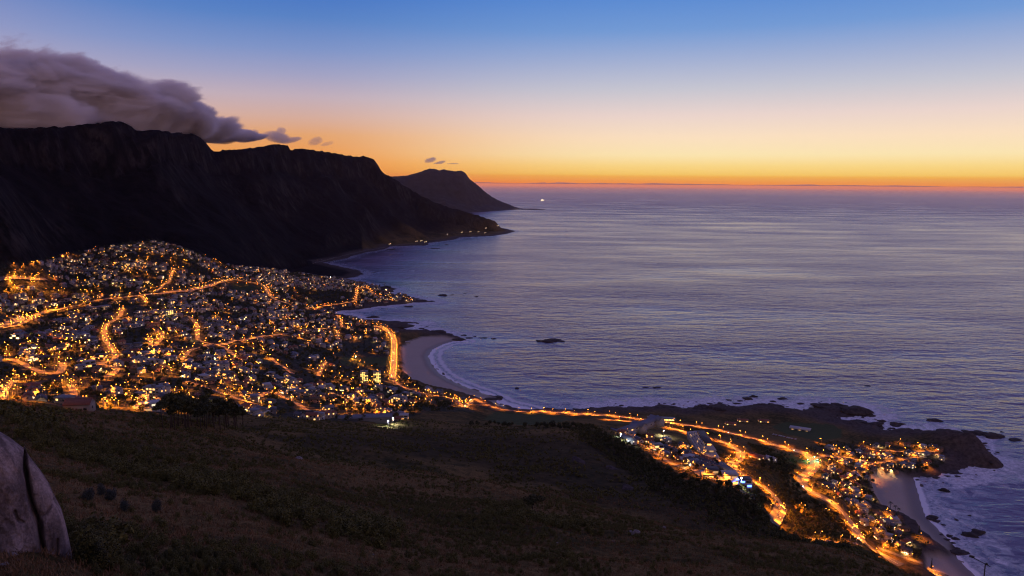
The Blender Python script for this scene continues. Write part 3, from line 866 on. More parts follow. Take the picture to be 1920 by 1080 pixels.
# ------------------------------------------------------------------ roads: name, width m, lamp spacing m (0 = none), pixel trace
ROADS = [
    ('mountain road', 15, 21, [(-40, 616), (0, 611), (35, 600), (70, 590), (120, 578), (157, 569), (190, 562), (262, 554), (325, 547), (375, 540), (415, 529), (437, 525), (475, 530), (495, 536), (505, 552), (517, 562), (540, 570)]),
    ('lower fork of the mountain road', 12, 24, [(-40, 622), (0, 615), (35, 608), (70, 600)]),
    ('steep winding street', 9, 20, [(228, 577), (225, 592), (203, 606), (197, 618), (196, 630), (203, 645), (212, 660), (217, 670), (205, 678), (188, 681), (205, 687), (221, 691), (213, 700), (200, 708)]),
    ('street at the left foot of town', 9, 24, [(5, 672), (30, 677), (48, 686), (62, 692), (76, 698), (90, 701), (112, 700), (118, 688), (116, 679)]),
    ('street forking below the wood', 8, 30, [(352, 592), (364, 603), (371, 615), (370, 632), (378, 642), (400, 645), (420, 651), (434, 662), (443, 672)]),
    ('lane left of the fork', 7, 30, [(340, 676), (350, 665), (362, 655), (400, 645)]),
    ('street on the upper side of the wood', 9, 30, [(405, 647), (437, 640), (475, 635), (510, 630), (542, 625)]),
    ('street above the tennis courts', 8, 26, [(560, 622), (582, 618), (607, 616), (628, 618), (634, 628), (632, 638)]),
    ('street behind the promenade', 8, 26, [(632, 590), (640, 600), (641, 612), (655, 618)]),
    ('headland road', 10, 24, [(575, 580), (595, 577), (615, 573), (645, 568), (664, 565), (668, 555), (671, 541), (690, 539)]),
    ('point road', 7, 24, [(687, 539), (694, 545), (703, 552), (720, 558), (738, 563)]),
    ('promenade', 15, 22, [(700, 611), (716, 614), (727, 621), (736, 632), (739, 648), (739, 668), (738, 690), (736, 712)]),
    ('street above the tower blocks', 8, 28, [(507, 670), (516, 679), (530, 687), (540, 695), (550, 702)]),
    ('steep street above the tower blocks', 8, 30, [(612, 678), (604, 690), (597, 706)]),
    ('top street', 7, 30, [(328, 503), (322, 513), (318, 527), (300, 541), (292, 548)]),
    ('upper left street', 8, 34, [(-30, 527), (0, 524), (37, 521), (60, 524), (90, 525)]),
    ('short lane under the mountain road', 7, 24, [(265, 555), (270, 561), (276, 568)]),
    ('lane in the middle of town', 7, 26, [(280, 632), (283, 645), (288, 652), (300, 640), (306, 622)]),
    ('lane at the foot of the dark slope', 7, 26, [(131, 720), (136, 730), (140, 746)]),
    ('lane on the left edge', 8, 24, [(-10, 752), (4, 740), (14, 726), (32, 713)]),
    ('street above the pine grove', 8, 26, [(345, 714), (370, 722), (392, 730), (415, 738), (437, 745), (458, 752), (477, 760)]),
    ('street right of the pine grove', 8, 26, [(478, 748), (505, 735), (530, 744), (556, 757), (580, 772)]),
    ('lane below the tower blocks', 7, 24, [(620, 735), (640, 746), (655, 756), (668, 762)]),
    ('beach road', 9, 26, [(736, 712), (748, 722), (762, 729), (782, 735), (805, 740), (828, 744), (848, 747), (860, 756), (870, 765), (878, 757), (885, 749), (900, 754), (925, 764), (955, 770), (990, 773)]),
    ('coast road', 15, 21, [(990, 773), (1035, 774), (1080, 776), (1125, 779), (1170, 783), (1215, 788), (1260, 794), (1310, 801), (1360, 810), (1410, 822), (1445, 833), (1475, 841), (1503, 849), (1520, 859), (1530, 871), (1520, 884), (1506, 897), (1504, 910), (1520, 923), (1550, 938), (1574, 956), (1591, 976), (1606, 998), (1617, 1017), (1640, 1032), (1664, 1046), (1695, 1064), (1722, 1084), (1760, 1110)]),
    ('terrace road', 12, 20, [(1130, 786), (1180, 791), (1225, 797), (1262, 804), (1291, 813), (1327, 822), (1363, 833), (1384, 845), (1389, 853), (1384, 863), (1372, 874), (1385, 888), (1411, 903), (1435, 917), (1455, 936), (1463, 952), (1458, 968), (1447, 983)]),
    ('villa lane', 7, 24, [(1160, 812), (1195, 822), (1235, 832), (1262, 838), (1293, 846), (1315, 855), (1340, 868), (1372, 874)]),
    ('lower villa lane', 6, 26, [(1180, 826), (1215, 842), (1245, 862), (1285, 879), (1320, 893), (1355, 908), (1390, 918)]),
    ('bungalow lane', 6, 26, [(1522, 862), (1550, 855), (1590, 858), (1625, 868), (1660, 866), (1700, 860), (1740, 856)]),
    ('upper dirt road', 7, 34, [(1508, 1008), (1528, 1011), (1545, 1014), (1566, 1017), (1588, 1020), (1612, 1021)]),
    ('slip road', 7, 28, [(1640, 1024), (1672, 1036), (1710, 1052), (1735, 1062), (1762, 1073), (1790, 1090)]),
    ('promontory lane', 5, 28, [(1620, 838), (1650, 846), (1690, 848), (1730, 846), (1760, 848)]),
    ('cliff road', 8, 0, [(585, 494), (600, 491), (625, 484), (650, 478), (680, 471), (720, 464), (760, 458), (800, 454), (850, 445), (900, 434), (935, 430)]),
]


def resample(line, step):
    line = np.asarray(line, float)
    # Catmull-Rom smoothing, then even steps
    P = np.concatenate([[2 * line[0] - line[1]], line, [2 * line[-1] - line[-2]]])
    out = []
    for i in range(1, len(P) - 2):
        t = np.linspace(0, 1, 12, endpoint=False)[:, None]
        a, b, c, d = P[i - 1], P[i], P[i + 1], P[i + 2]
        out.append(0.5 * (2 * b + (c - a) * t + (2 * a - 5 * b + 4 * c - d) * t ** 2 + (3 * b - a - 3 * c + d) * t ** 3))
    out = np.concatenate(out + [line[-1:]])
    s = np.concatenate([[0], np.cumsum(np.hypot(*np.diff(out, axis=0).T))])
    q = np.linspace(0, s[-1], max(2, int(s[-1] / step) + 1))
    return np.stack([np.interp(q, s, out[:, 0]), np.interp(q, s, out[:, 1])], 1)


ROAD_WORLD, LAMP_SPOTS, ROAD_BY = [], [], {}
for rname, width, spacing, px in ROADS:
    h_ = hit(*np.array(px, float).T)
    # drop samples that jumped behind a fold of the ground
    keep_ = [0]
    for i in range(1, len(h_)):
        if np.hypot(*(h_[i, :2] - h_[keep_[-1], :2])) < 420:
            keep_.append(i)
    if len(keep_) < 2:
        continue
    ln = resample(h_[keep_, :2], 6.0)
    if len(ln) > 8:
        k5 = np.ones(5) / 5
        sm = np.stack([np.convolve(np.pad(ln[:, i], 2, mode='edge'), k5, 'valid') for i in (0, 1)], 1)
        ln = sm
    tg = np.gradient(ln, axis=0)
    tg /= np.linalg.norm(tg, axis=1)[:, None] + 1e-9
    nm = np.stack([-tg[:, 1], tg[:, 0]], 1)
    ROAD_WORLD.append((ln, width))
    ROAD_BY[rname] = (ln, nm, width)
    offs = np.array([-0.5, -0.25, 0, 0.25, 0.5]) * width
    P = ln[:, None] + nm[:, None] * offs[None, :, None]
    zz = terrain_z(P[..., 0], P[..., 1])
    zz = 0.5 * zz + 0.5 * zz.mean(1, keepdims=True)
    zz = np.maximum(zz, terrain_z(P[..., 0], P[..., 1])) + 0.45
    vv = np.concatenate([P, zz[..., None]], -1).reshape(-1, 3)
    ff = grid_faces(len(ln), 5)
    tag(obj('road', mesh_np('road', vv, ff, M_ASPHALT, smooth=True)), kind='structure')
    if rname in ('coast road', 'terrace road', 'mountain road', 'promenade'):
        cl = []
        offl = np.array([-0.012, 0.012]) * width
        Pl = ln[:, None] + nm[:, None] * offl[None, :, None]
        vl = np.concatenate([Pl, (zz[:, 2:3, None] + 0.05).repeat(2, 1)], -1).reshape(-1, 3)
        fl = grid_faces(len(ln), 2)
        fl = fl[np.arange(len(fl)) % 3 != 2]
        tag(obj('road_marking', mesh_np('road_marking', vl, fl, M_LINE)), kind='structure')
    if spacing:
        n_l = max(1, int(len(ln) * 6.0 / spacing))
        for k in range(n_l):
            i = min(len(ln) - 1, int((k + 0.5) * spacing / 6.0))
            side = 1 if (k % 2) else -1
            if rname in ('promenade',):
                sides = (1, -1)
            else:
                sides = (side,)
            for sd_ in sides:
                p = ln[i] + nm[i] * sd_ * (width * 0.5 + 0.8)
                ang = math.atan2(-nm[i][1] * sd_, -nm[i][0] * sd_)
                LAMP_SPOTS.append((p[0], p[1], ang, rname))


SHOWN = ('mountain road', 'lower fork of the mountain road', 'promenade', 'steep winding street', 'street forking below the wood', 'street on the upper side of the wood', 'headland road', 'beach road', 'street at the left foot of town', 'coast road', 'terrace road', 'short lane under the mountain road', 'top street', 'upper left street', 'street above the tower blocks')
_pp = []
for nme_ in SHOWN:
    ln_s = ROAD_BY[nme_][0]
    a_, b_ = project(ln_s[:, 0], ln_s[:, 1], terrain_z(ln_s[:, 0], ln_s[:, 1]))
    _pp.append(np.stack([a_, b_, np.hypot(ln_s[:, 0], ln_s[:, 1])], 1))
ROADPX = np.concatenate(_pp)


def hides_road(x, y, height, half):
    """True where something of that height would stand between the overlook and a main street"""
    x, y = np.atleast_1d(x), np.atleast_1d(y)
    z = terrain_z(x, y)
    u0, v0 = project(x, y, z)
    _, v1 = project(x, y, z + height)
    d = np.hypot(x, y)
    hw = half / d * F_PX + 1.0
    out = np.zeros(len(x), bool)
    for i in range(0, len(x), 3000):
        s_ = slice(i, i + 3000)
        m_ = (np.abs(u0[s_, None] - ROADPX[None, :, 0]) < hw[s_, None]) & (ROADPX[None, :, 1] < v0[s_, None] + 1) & (ROADPX[None, :, 1] > v1[s_, None] - 1.5) & (ROADPX[None, :, 2] > d[s_, None] - 15)
        out[s_] = m_.any(1)
    return out


def road_dist(x, y):
    d = np.full(np.shape(x), 1e9)
    for ln, width in ROAD_WORLD:
        lo, hi = ln.min(0) - 60, ln.max(0) + 60
        m_ = (x > lo[0]) & (x < hi[0]) & (y > lo[1]) & (y < hi[1])
        if m_.any():
            q = seg_dist(x[m_], y[m_], [tuple(p) for p in ln[::2]] + [tuple(ln[-1])]) - width * 0.5
            d[m_] = np.minimum(d[m_], q)
    return d


def nearest_road(x, y):
    best = (1e9, None, 0.0)
    for nme, (ln, nm, wd) in ROAD_BY.items():
        d = np.hypot(ln[:, 0] - x, ln[:, 1] - y)
        i = int(d.argmin())
        if d[i] < best[0]:
            best = (float(d[i]), nme, math.atan2(-nm[i, 0], nm[i, 1]))
    return best


# small lit back streets and yards between the houses get lamps of their own
_cand = []
_t_lo, _t_hi = (-1300, 600), (500, 3300)
for k in range(5200):
    u_, v_ = RNG.uniform(0, 890), RNG.uniform(455, 780)
    if in_poly(np.array([u_]), np.array([v_]), TOWN_PX)[0]:
        _cand.append((u_, v_))
_cand = [p for p in _cand if float(fbm(np.array([p[0] / 42.0]), np.array([p[1] / 20.0]), 3, 515)[0]) > -0.22][:800]
_h = hit(*np.array(_cand).T)
for p in _h:
    if p[2] > 4 and 640 < p[3] < 3800:
        LAMP_SPOTS.append((p[0], p[1], RNG.uniform(0, 6.28), 'back yards of the town'))
_rc = [(RNG.uniform(1540, 1775), RNG.uniform(830, 1030)) for _ in range(300)]
_rc = [p for p in _rc if in_poly(np.array([p[0]]), np.array([p[1]]), CLIFTON_PX)[0]][:46]
for p in hit(*np.array(_rc).T):
    if p[2] > 3:
        LAMP_SPOTS.append((p[0], p[1], RNG.uniform(0, 6.28), 'bungalow gardens'))
for u_, v_ in [(1499, 956), (1506, 960), (1545, 966), (1551, 968), (1537, 1012), (1460, 962), (1585, 991), (1580, 988)]:
    p = hit(u_, v_)[0]
    LAMP_SPOTS.append((p[0], p[1], 0.0, 'scrub above the coast road'))

# ------------------------------------------------------------------ street lamps
pole = MB().tube((0, 0, -1.0), (0, 0, 8.2), 0.13, 0.08).tube((0, 0, 8.2), (1.6, 0, 8.7), 0.06, 0.05).mesh('pole', M_METAL)
lhead = MB().box(1.3, 2.3, -0.22, 0.22, 8.66, 8.86).mesh('lamp_head', M_DARKMETAL)
bulb_v = MB().ball((1.8, 0, 8.52), 0.34, 8, 5, 0.7)
bulb = bulb_v.mesh('bulb', M_BULB, smooth=True)
M_BULBFAR = mat('bright_sodium_lamp_glow', (0.4, 0.2, 0.05), 0.4, emit=(1.0, 0.30, 0.018), strength=64.0)
bulb_far = MB().ball((1.8, 0, 8.52), 0.36, 6, 4, 0.7).mesh('bulb', M_BULBFAR, smooth=True)


def spot(name, color, power, deg=132, blend=0.6):
    ld = bpy.data.lights.new(name, 'SPOT')
    ld.energy = power
    ld.color = color
    ld.spot_size = math.radians(deg)
    ld.spot_blend = blend
    ld.shadow_soft_size = 0.0
    ld.use_shadow = True
    return ld


SODIUM = spot('sodium_light', (1.0, 0.255, 0.014), 28000)
SODIUM_FAR = spot('sodium_light_far', (1.0, 0.265, 0.018), 28000)
SODIUM_ROAD = spot('coast_road_light', (1.0, 0.26, 0.015), 60000, 150)
GARDEN_L = spot('garden_light', (1.0, 0.60, 0.24), 9000, 165, 0.8)
WHITE_L = spot('white_flood_light', (0.85, 0.95, 1.0), 30000, 160, 0.7)

_ls = np.array([(a, b) for a, b, *_ in LAMP_SPOTS])
_lz = terrain_z(_ls[:, 0], _ls[:, 1])
_lu, _lv = project(_ls[:, 0], _ls[:, 1], _lz + 8)
_inf = (_lu > -20) & (_lu < 1940) & (_lv > 0) & (_lv < 1100)
_ld = np.hypot(_ls[:, 0], _ls[:, 1]) + np.where(_inf, 0, 1e6)
_order = np.argsort(_ld)
LAMP_LABEL = {}
_massV, _massQ, _massT, _massM, _nv = [], [], [], [], 0
_pv, _pq, _pt = MB().tube((0, 0, -1.0), (0, 0, 8.2), 0.13, 0.08, 4).tube((0, 0, 8.2), (1.6, 0, 8.7), 0.06, 0.05, 4).box(1.3, 2.3, -0.22, 0.22, 8.66, 8.86).arrays()
_bv, _bq, _bt = MB().ball((1.8, 0, 8.52), 0.36, 6, 4, 0.7).arrays()


def rotz(v, a):
    c, s = math.cos(a), math.sin(a)
    return np.stack([v[:, 0] * c - v[:, 1] * s, v[:, 0] * s + v[:, 1] * c, v[:, 2]], 1)


for rank, i in enumerate(_order):
    x, y, ang, rname = LAMP_SPOTS[i]
    z = float(_lz[i])
    far = _ld[i] > 1500
    lt = bpy.data.objects.new('lamp_light', SODIUM_ROAD if rname in ('coast road', 'terrace road') else SODIUM_FAR if far else SODIUM)
    COL.objects.link(lt)
    if rank < 300:
        o = obj('street_lamp', None, loc=(x, y, z), rz=ang)
        tag(o, None, 'street lamp', 'street lamps')
        o['road'] = rname
        obj('pole', pole, o)
        hd_ = obj('lamp_head', lhead, o)
        obj('bulb', bulb_far if far else bulb, hd_)
        lt.parent = hd_
        lt.location = (1.8, 0, 8.2)
        LAMP_LABEL.setdefault(rname, []).append(o)
        del o['road']
    else:
        off = np.array([x, y, z])
        lt.location = (x + 1.8 * math.cos(ang), y + 1.8 * math.sin(ang), z + 8.2)
        for vv, qq, tt, mi in ((_pv, _pq, _pt, 0), (_bv, _bq, _bt, 1)):
            _massV.append(rotz(vv, ang) + off)
            _massQ.append(qq + _nv)
            _massT.append(tt + _nv)
            _massM.append((np.full(len(qq), mi), np.full(len(tt), mi)))
            _nv += len(vv)
if _massV:
    me = mesh_np('street_lamps', np.concatenate(_massV), [np.concatenate(_massQ), np.concatenate(_massT)], [M_METAL, M_BULBFAR],
                 np.concatenate([m_[0] for m_ in _massM] + [m_[1] for m_ in _massM]))
    tag(obj('street_lamps', me), kind='stuff')
# ------------------------------------------------------------------ house kinds (each part a mesh of its own; copies share the meshes)
def part(name, mb, m, parent=-1):
    return [name, mb, m, parent]


def window(x, y, z, w, h, face, m):
    """a pane in a shallow frame on the wall; face: f front(-y) b back(+y) l left(-x) r right(+x)"""
    b = MB()
    t = 0.07
    if face == 'f':
        b.box(x - w / 2, x + w / 2, y - t, y + 0.02, z, z + h)
    elif face == 'b':
        b.box(x - w / 2, x + w / 2, y - 0.02, y + t, z, z + h)
    elif face == 'l':
        b.box(x - t, x + 0.02, y - w / 2, y + w / 2, z, z + h)
    else:
        b.box(x - 0.02, x + t, y - w / 2, y + w / 2, z, z + h)
    return part('window', b, m)


def gable_house(w, d, h, rise, wall, roof, lit, storeys=1, chimney=True):
    b = MB().box(-w / 2, w / 2, -d / 2, d / 2, -4, h)
    for s in (-1, 1):
        x = s * (w / 2 - 0.01)
        b.add([(x, -d / 2, h), (x, d / 2, h), (x, 0, h + rise), (x - s * 0.2, -d / 2, h), (x - s * 0.2, d / 2, h), (x - s * 0.2, 0, h + rise)], [(0, 1, 4, 3)], [(0, 1, 2), (3, 5, 4)])
    ps = [part('wall', b, M_WALL[wall])]
    r = MB()
    o, tk = 0.55, 0.22
    ze = h - o * rise / (d / 2)
    for s in (-1, 1):
        y0 = s * (d / 2 + o)
        r.add([(-w / 2 - o, y0, ze), (w / 2 + o, y0, ze), (w / 2 + o, 0, h + rise), (-w / 2 - o, 0, h + rise),
               (-w / 2 - o, y0, ze + tk), (w / 2 + o, y0, ze + tk), (w / 2 + o, 0, h + rise + tk), (-w / 2 - o, 0, h + rise + tk)], hq)
    ps.append(part('roof', r, M_ROOF[roof]))
    if chimney:
        ps.append(part('chimney', MB().box(w * 0.22, w * 0.22 + 0.9, -0.45, 0.45, h, h + rise + 1.0), M_WALL[wall], 1))
    return ps + openings(w, d, h, lit, storeys)


def hip_house(w, d, h, rise, wall, roof, lit, storeys=1):
    ps = [part('wall', MB().box(-w / 2, w / 2, -d / 2, d / 2, -4, h), M_WALL[wall])]
    o = 0.6
    a, b, k = w / 2 + o, d / 2 + o, max(w / 2 - d / 2, 0.6)
    r = MB().add([(-a, -b, h - 0.1), (a, -b, h - 0.1), (a, b, h - 0.1), (-a, b, h - 0.1), (-a, -b, h + 0.1), (a, -b, h + 0.1), (a, b, h + 0.1), (-a, b, h + 0.1), (-k, 0, h + rise), (k, 0, h + rise)],
                 [(0, 3, 2, 1), (0, 1, 5, 4), (1, 2, 6, 5), (2, 3, 7, 6), (3, 0, 4, 7), (4, 5, 9, 8), (6, 7, 8, 9)], [(5, 6, 9), (7, 4, 8)])
    ps.append(part('roof', r, M_ROOF[roof]))
    ps.append(part('chimney', MB().box(-w * 0.3, -w * 0.3 + 0.9, 0.4, 1.3, h, h + rise + 0.6), M_WALL[wall], 1))
    return ps + openings(w, d, h, lit, storeys)


def flat_house(w, d, h, wall, roof, lit):
    b = MB().box(-w / 2, w / 2, -d / 2, d / 2, -5, h * 0.52).box(-w / 2 + w * 0.22, w / 2 - 0.02, -d / 2 + 1.6, d / 2 - 0.02, h * 0.52 + 0.22, h)
    ps = [part('wall', b, M_WALL[wall])]
    ps.append(part('roof', MB().box(-w / 2 + w * 0.22 - 0.5, w / 2 + 0.5, -d / 2 + 0.7, d / 2 + 0.4, h + 0.003, h + 0.3), M_ROOF[roof]))
    ps.append(part('terrace', MB().box(-w / 2 - 0.4, w / 2 + 0.4, -d / 2 - 0.8, d / 2 + 0.3, h * 0.52 + 0.003, h * 0.52 + 0.217), M_ROOF['white']))
    rl = MB()
    for x in np.linspace(-w / 2 - 0.3, w / 2 + 0.3, 6):
        rl.box(x - 0.04, x + 0.04, -d / 2 - 0.72, -d / 2 - 0.64, h * 0.52 + 0.22, h * 0.52 + 1.15)
    rl.box(-w / 2 - 0.36, w / 2 + 0.36, -d / 2 - 0.73, -d / 2 - 0.63, h * 0.52 + 1.153, h * 0.52 + 1.22)
    ps.append(part('railing', rl, M_METAL, 2))
    L = [M_WIN[k] for k in lit]
    n = 3
    for j in range(n):
        x = -w / 2 + (j + 0.5) * w / n
        ps.append(window(x, -d / 2, 0.4, w / n - 0.9, 2.2, 'f', L[j % len(L)]))
        ps.append(window(x, d / 2, 0.9, 1.6, 1.4, 'b', L[(j + 1) % len(L)]))
    for j in range(2):
        x = -w / 2 + w * 0.22 + (j + 0.5) * w * 0.78 / 2
        ps.append(window(x, -d / 2 + 1.6, h * 0.52 + 0.5, w * 0.3, 2.0, 'f', L[(j + 2) % len(L)]))
        ps.append(window(x, d / 2 - 0.02, h * 0.52 + 0.8, 2.0, 1.5, 'b', L[(j + 3) % len(L)]))
    ps.append(window(w / 2, 0, 0.8, 2.4, 1.5, 'r', L[1 % len(L)]))
    ps.append(window(-w / 2, 0, 0.8, 2.0, 1.5, 'l', L[2 % len(L)]))
    return ps


def block_house(w, d, storeys, wall, lit, bays, rng):
    h = storeys * 3.1
    ps = [part('wall', MB().box(-w / 2, w / 2, -d / 2, d / 2, -5, h), M_WALL[wall])]
    r = MB().box(-w / 2 - 0.3, w / 2 + 0.3, -d / 2 - 0.3, d / 2 + 0.3, h + 0.003, h + 0.35).box(-1.8, 1.8, -1.5, 1.5, h + 0.353, h + 2.4)
    ps.append(part('roof', r, M_ROOF['grey']))
    for s in range(storeys):
        for face in ('f', 'b'):
            y = -d / 2 if face == 'f' else d / 2
            if s:
                ps.append(part('balcony', MB().box(-w / 2 + 0.4, w / 2 - 0.4, min(y, y + (-1.4 if face == 'f' else 1.4)), max(y, y + (-1.4 if face == 'f' else 1.4)), s * 3.1 - 0.12, s * 3.1 + 0.12), M_WALL['white']))
            for k in range(bays):
                x = -w / 2 + (k + 0.5) * w / bays
                ps.append(window(x, y, s * 3.1 + 0.6, w / bays * 0.58, 1.7, face, M_WIN[lit[rng.integers(len(lit))]]))
    for s in range(storeys):
        ps.append(window(w / 2, 0, s * 3.1 + 0.8, 1.8, 1.4, 'r', M_WIN[lit[rng.integers(len(lit))]]))
        ps.append(window(-w / 2, 0, s * 3.1 + 0.8, 1.8, 1.4, 'l', M_WIN[lit[rng.integers(len(lit))]]))
    return ps


def openings(w, d, h, lit, storeys):
    L = [M_WIN[k] for k in lit]
    ps, q = [], 0
    for s in range(storeys):
        z = 0.9 + s * 2.9
        for j in range(3):
            x = -w / 2 + (j + 0.5) * w / 3
            if s == 0 and j == 1:
                ps.append(part('door', MB().box(x - 0.55, x + 0.55, -d / 2 - 0.08, -d / 2 + 0.02, 0, 2.1), M_DOOR))
            else:
                ps.append(window(x, -d / 2, z, 1.9, 1.5, 'f', L[q % len(L)]))
                q += 1
            if j != 1:
                ps.append(window(x, d / 2, z, 1.9, 1.5, 'b', L[q % len(L)]))
                q += 1
        ps.append(window(w / 2, 0, z, 1.7, 1.4, 'r', L[q % len(L)]))
        q += 1
        ps.append(window(-w / 2, 0, z, 1.7, 1.4, 'l', L[q % len(L)]))
        q += 1
    return ps


_kr = np.random.default_rng(5)
KINDS = []   # (adjective phrase, parts, radius, number of storeys words)
for wall, roof, lit in (('white', 'grey', ('warm', 'dark', 'amber', 'dark')), ('cream', 'red', ('amber', 'warm', 'dark', 'dark')), ('white', 'dark', ('dark', 'dark', 'warm')), ('grey', 'grey', ('dark', 'dim', 'dark', 'amber')), ('brick', 'thatch', ('amber', 'dark', 'dark'))):
    KINDS.append((f'{wall} gabled house, {roof} roof', gable_house(13, 8.5, 3.2, 2.4, wall, roof, lit), 8))
    KINDS.append((f'tall {wall} gabled house, {roof} roof', gable_house(12, 8, 5.9, 2.2, wall, roof, lit[::-1], 2), 8))
for wall, roof, lit in (('cream', 'red', ('warm', 'dark', 'dark', 'dim')), ('white', 'grey', ('white', 'dark', 'warm', 'dark')), ('grey', 'dark', ('amber', 'dark', 'dark'))):
    KINDS.append((f'low {wall} hipped house, {roof} roof', hip_house(14, 10, 3.1, 2.6, wall, roof, lit), 9))
    KINDS.append((f'tall {wall} hipped house, {roof} roof', hip_house(12.5, 10, 5.8, 2.4, wall, roof, lit, 2), 9))
for wall, roof, lit in (('white', 'white', ('warm', 'amber', 'dark', 'dark')), ('white', 'grey', ('white', 'dark', 'warm', 'dark', 'dim')), ('grey', 'dark', ('amber', 'dark', 'dark')), ('cream', 'grey', ('dark', 'warm', 'dark'))):
    KINDS.append((f'{wall} flat-roofed villa, {roof} slab', flat_house(15, 10, 6.4, wall, roof, lit), 9))
KINDS.append(('pale four-storey flats', block_house(20, 11, 4, 'white', ('dark', 'dark', 'dark', 'warm', 'amber'), 5, _kr), 13))
KINDS.append(('grey three-storey flats', block_house(18, 11, 3, 'grey', ('dark', 'dark', 'warm', 'dim'), 5, _kr), 12))


def proto_meshes(ps):
    return [(n, mb.mesh(n, m), p) for n, mb, m, p in ps]


MESHES = [None] * len(KINDS)


def build_thing(name, meshes, loc, rz, scale=1.0):
    root = obj(name, None, loc=loc, rz=rz)
    if scale != 1.0:
        root.scale = (scale,) * 3
    made = []
    for n, me, p in meshes:
        made.append(obj(n, me, root if p < 0 else made[p]))
    return root


MASS_MATS = list(M_WALL.values()) + list(M_ROOF.values()) + list(M_WIN.values()) + [M_DOOR, M_METAL]
MAT_IX = {m.name: i for i, m in enumerate(MASS_MATS)}
DARKEN, BRIGHTEN = np.arange(len(MASS_MATS)), np.arange(len(MASS_MATS))
for k_m in ('amber', 'warm', 'white', 'dim'):
    DARKEN[MAT_IX[M_WIN[k_m].name]] = MAT_IX[M_WIN['dark'].name]
for k_m in ('amber', 'warm', 'white'):
    BRIGHTEN[MAT_IX[M_WIN[k_m].name]] = MAT_IX[M_WIN['bright'].name]
FLAT = []
for nme, ps, rad in KINDS:
    V, Q, T_, mq, mt, n = [], [], [], [], [], 0
    for _, mb, m, _p in ps:
        v, q, t = mb.arrays()
        V.append(v); Q.append(q + n); T_.append(t + n)
        mq.append(np.full(len(q), MAT_IX[m.name])); mt.append(np.full(len(t), MAT_IX[m.name]))
        n += len(v)
    FLAT.append((np.concatenate(V), np.concatenate(Q), np.concatenate(T_), np.concatenate(mq), np.concatenate(mt)))

# places one can name in the photo (pixel column, row, words)
MARKS = [(40, 600, 'the mountain road at the left edge'), (190, 562, 'the bright bend of the mountain road'), (330, 547, 'the straight middle of the mountain road'), (450, 530, 'the oval park'), (200, 640, 'the steep winding street'),
         (215, 695, 'the lit hairpin of the winding street'), (70, 695, 'the bright street at the left foot of town'), (370, 620, 'the street forking below the wood'), (440, 668, 'the left end of the dark wood'), (500, 632, 'the street above the dark wood'),
         (640, 620, 'the tennis courts'), (690, 675, 'the dark sports pitch'), (737, 660, 'the beachfront promenade'), (692, 708, 'the twin tower blocks'), (530, 690, 'the street above the tower blocks'), (603, 692, 'the steep street by the tower blocks'),
         (140, 735, 'the lane at the foot of the dark slope'), (15, 735, 'the lane on the left edge'), (360, 780, 'the pine grove'), (400, 735, 'the street above the pine grove'), (520, 745, 'the street right of the pine grove'), (650, 748, 'the lane below the tower blocks'),
         (725, 800, 'the white floodlight at the foot of the slope'), (780, 735, 'the beach road behind the sand'), (870, 755, 'the double bend of the beach road'), (950, 785, 'the long green field'), (1160, 805, 'the long school roof'), (1325, 845, 'the stepped terrace of flats'),
         (1385, 860, 'the hairpin of the terrace road'), (1385, 900, 'the blue-lit villa'), (1240, 787, 'the glowing yellow pavilion'), (1520, 862, 'the green traffic lights'), (1505, 897, 'the S-bend of the coast road'), (1590, 865, 'the bungalow lane'),
         (1750, 850, 'the rocky point'), (1640, 900, 'the head of the small beach'), (1655, 955, 'the middle of the small beach'), (1700, 1000, 'the lower end of the small beach'), (1610, 1000, 'the junction on the coast road'), (1680, 1050, 'the coast road at the bottom edge'),
         (280, 475, 'the topmost houses under the mountain'), (100, 500, 'the upper left houses'), (300, 640, 'the lane in the middle of town'), (560, 660, 'the dark gardens left of the pitch'), (250, 735, 'the dark gardens above the slope'), (100, 720, 'the lower left gardens'),
         (560, 780, 'the foot of town beside the dark slope'), (670, 780, 'the long grey shed roof'), (800, 765, 'the dark trees below the beach road'), (300, 700, 'the two tall orange lamps')]
MARK_XY = np.array([(a, b * 2.0) for a, b, _ in MARKS])


def place_words(u, v):
    d = np.hypot(MARK_XY[:, 0] - u, MARK_XY[:, 1] - v * 2.0)
    i = int(d.argmin())
    du, dv = u - MARKS[i][0], v - MARKS[i][1]
    if d[i] < 9:
        rel = 'right beside'
    elif abs(du) > abs(dv) * 2.0:
        rel = ('just left of' if du < 0 else 'just right of') if d[i] < 30 else ('left of' if du < 0 else 'right of')
    else:
        rel = ('just behind' if dv < 0 else 'just below') if d[i] < 24 else ('behind' if dv < 0 else 'below')
    return f'{rel} {MARKS[i][2]}'


# ------------------------------------------------------------------ where houses stand
WOODS = [(150, 546, 105, 9), (60, 531, 70, 7), (250, 577, 60, 8), (85, 592, 50, 6), (456, 652, 50, 13), (690, 675, 55, 10), (672, 645, 34, 8), (455, 539, 34, 9), (128, 670, 46, 13), (420, 590, 60, 7),
         (255, 730, 36, 14), (360, 775, 70, 22), (560, 640, 20, 8), (10, 660, 30, 8), (330, 690, 20, 6), (210, 790, 260, 18), (600, 800, 200, 12), (500, 715, 18, 10), (800, 770, 70, 14), (600, 660, 28, 8)]
LANDMARK_KEEP = [(692, 708, 22), (190, 578, 20), (1325, 840, 30), (1385, 900, 24), (725, 799, 10), (670, 783, 40)]
cand = []
for gx in np.arange(-1750, 520, 25.0):
    for gy in np.arange(640, 3500, 25.0):
        cand.append((gx + RNG.uniform(-7, 7), gy + RNG.uniform(-7, 7)))
cand = np.array(cand)
cz = terrain_z(cand[:, 0], cand[:, 1])
cu, cv = project(cand[:, 0], cand[:, 1], cz)
okc = in_poly(cu, cv, TOWN_PX) & (cz > 5)
okc &= np.hypot(cand[:, 0], cand[:, 1]) > 690
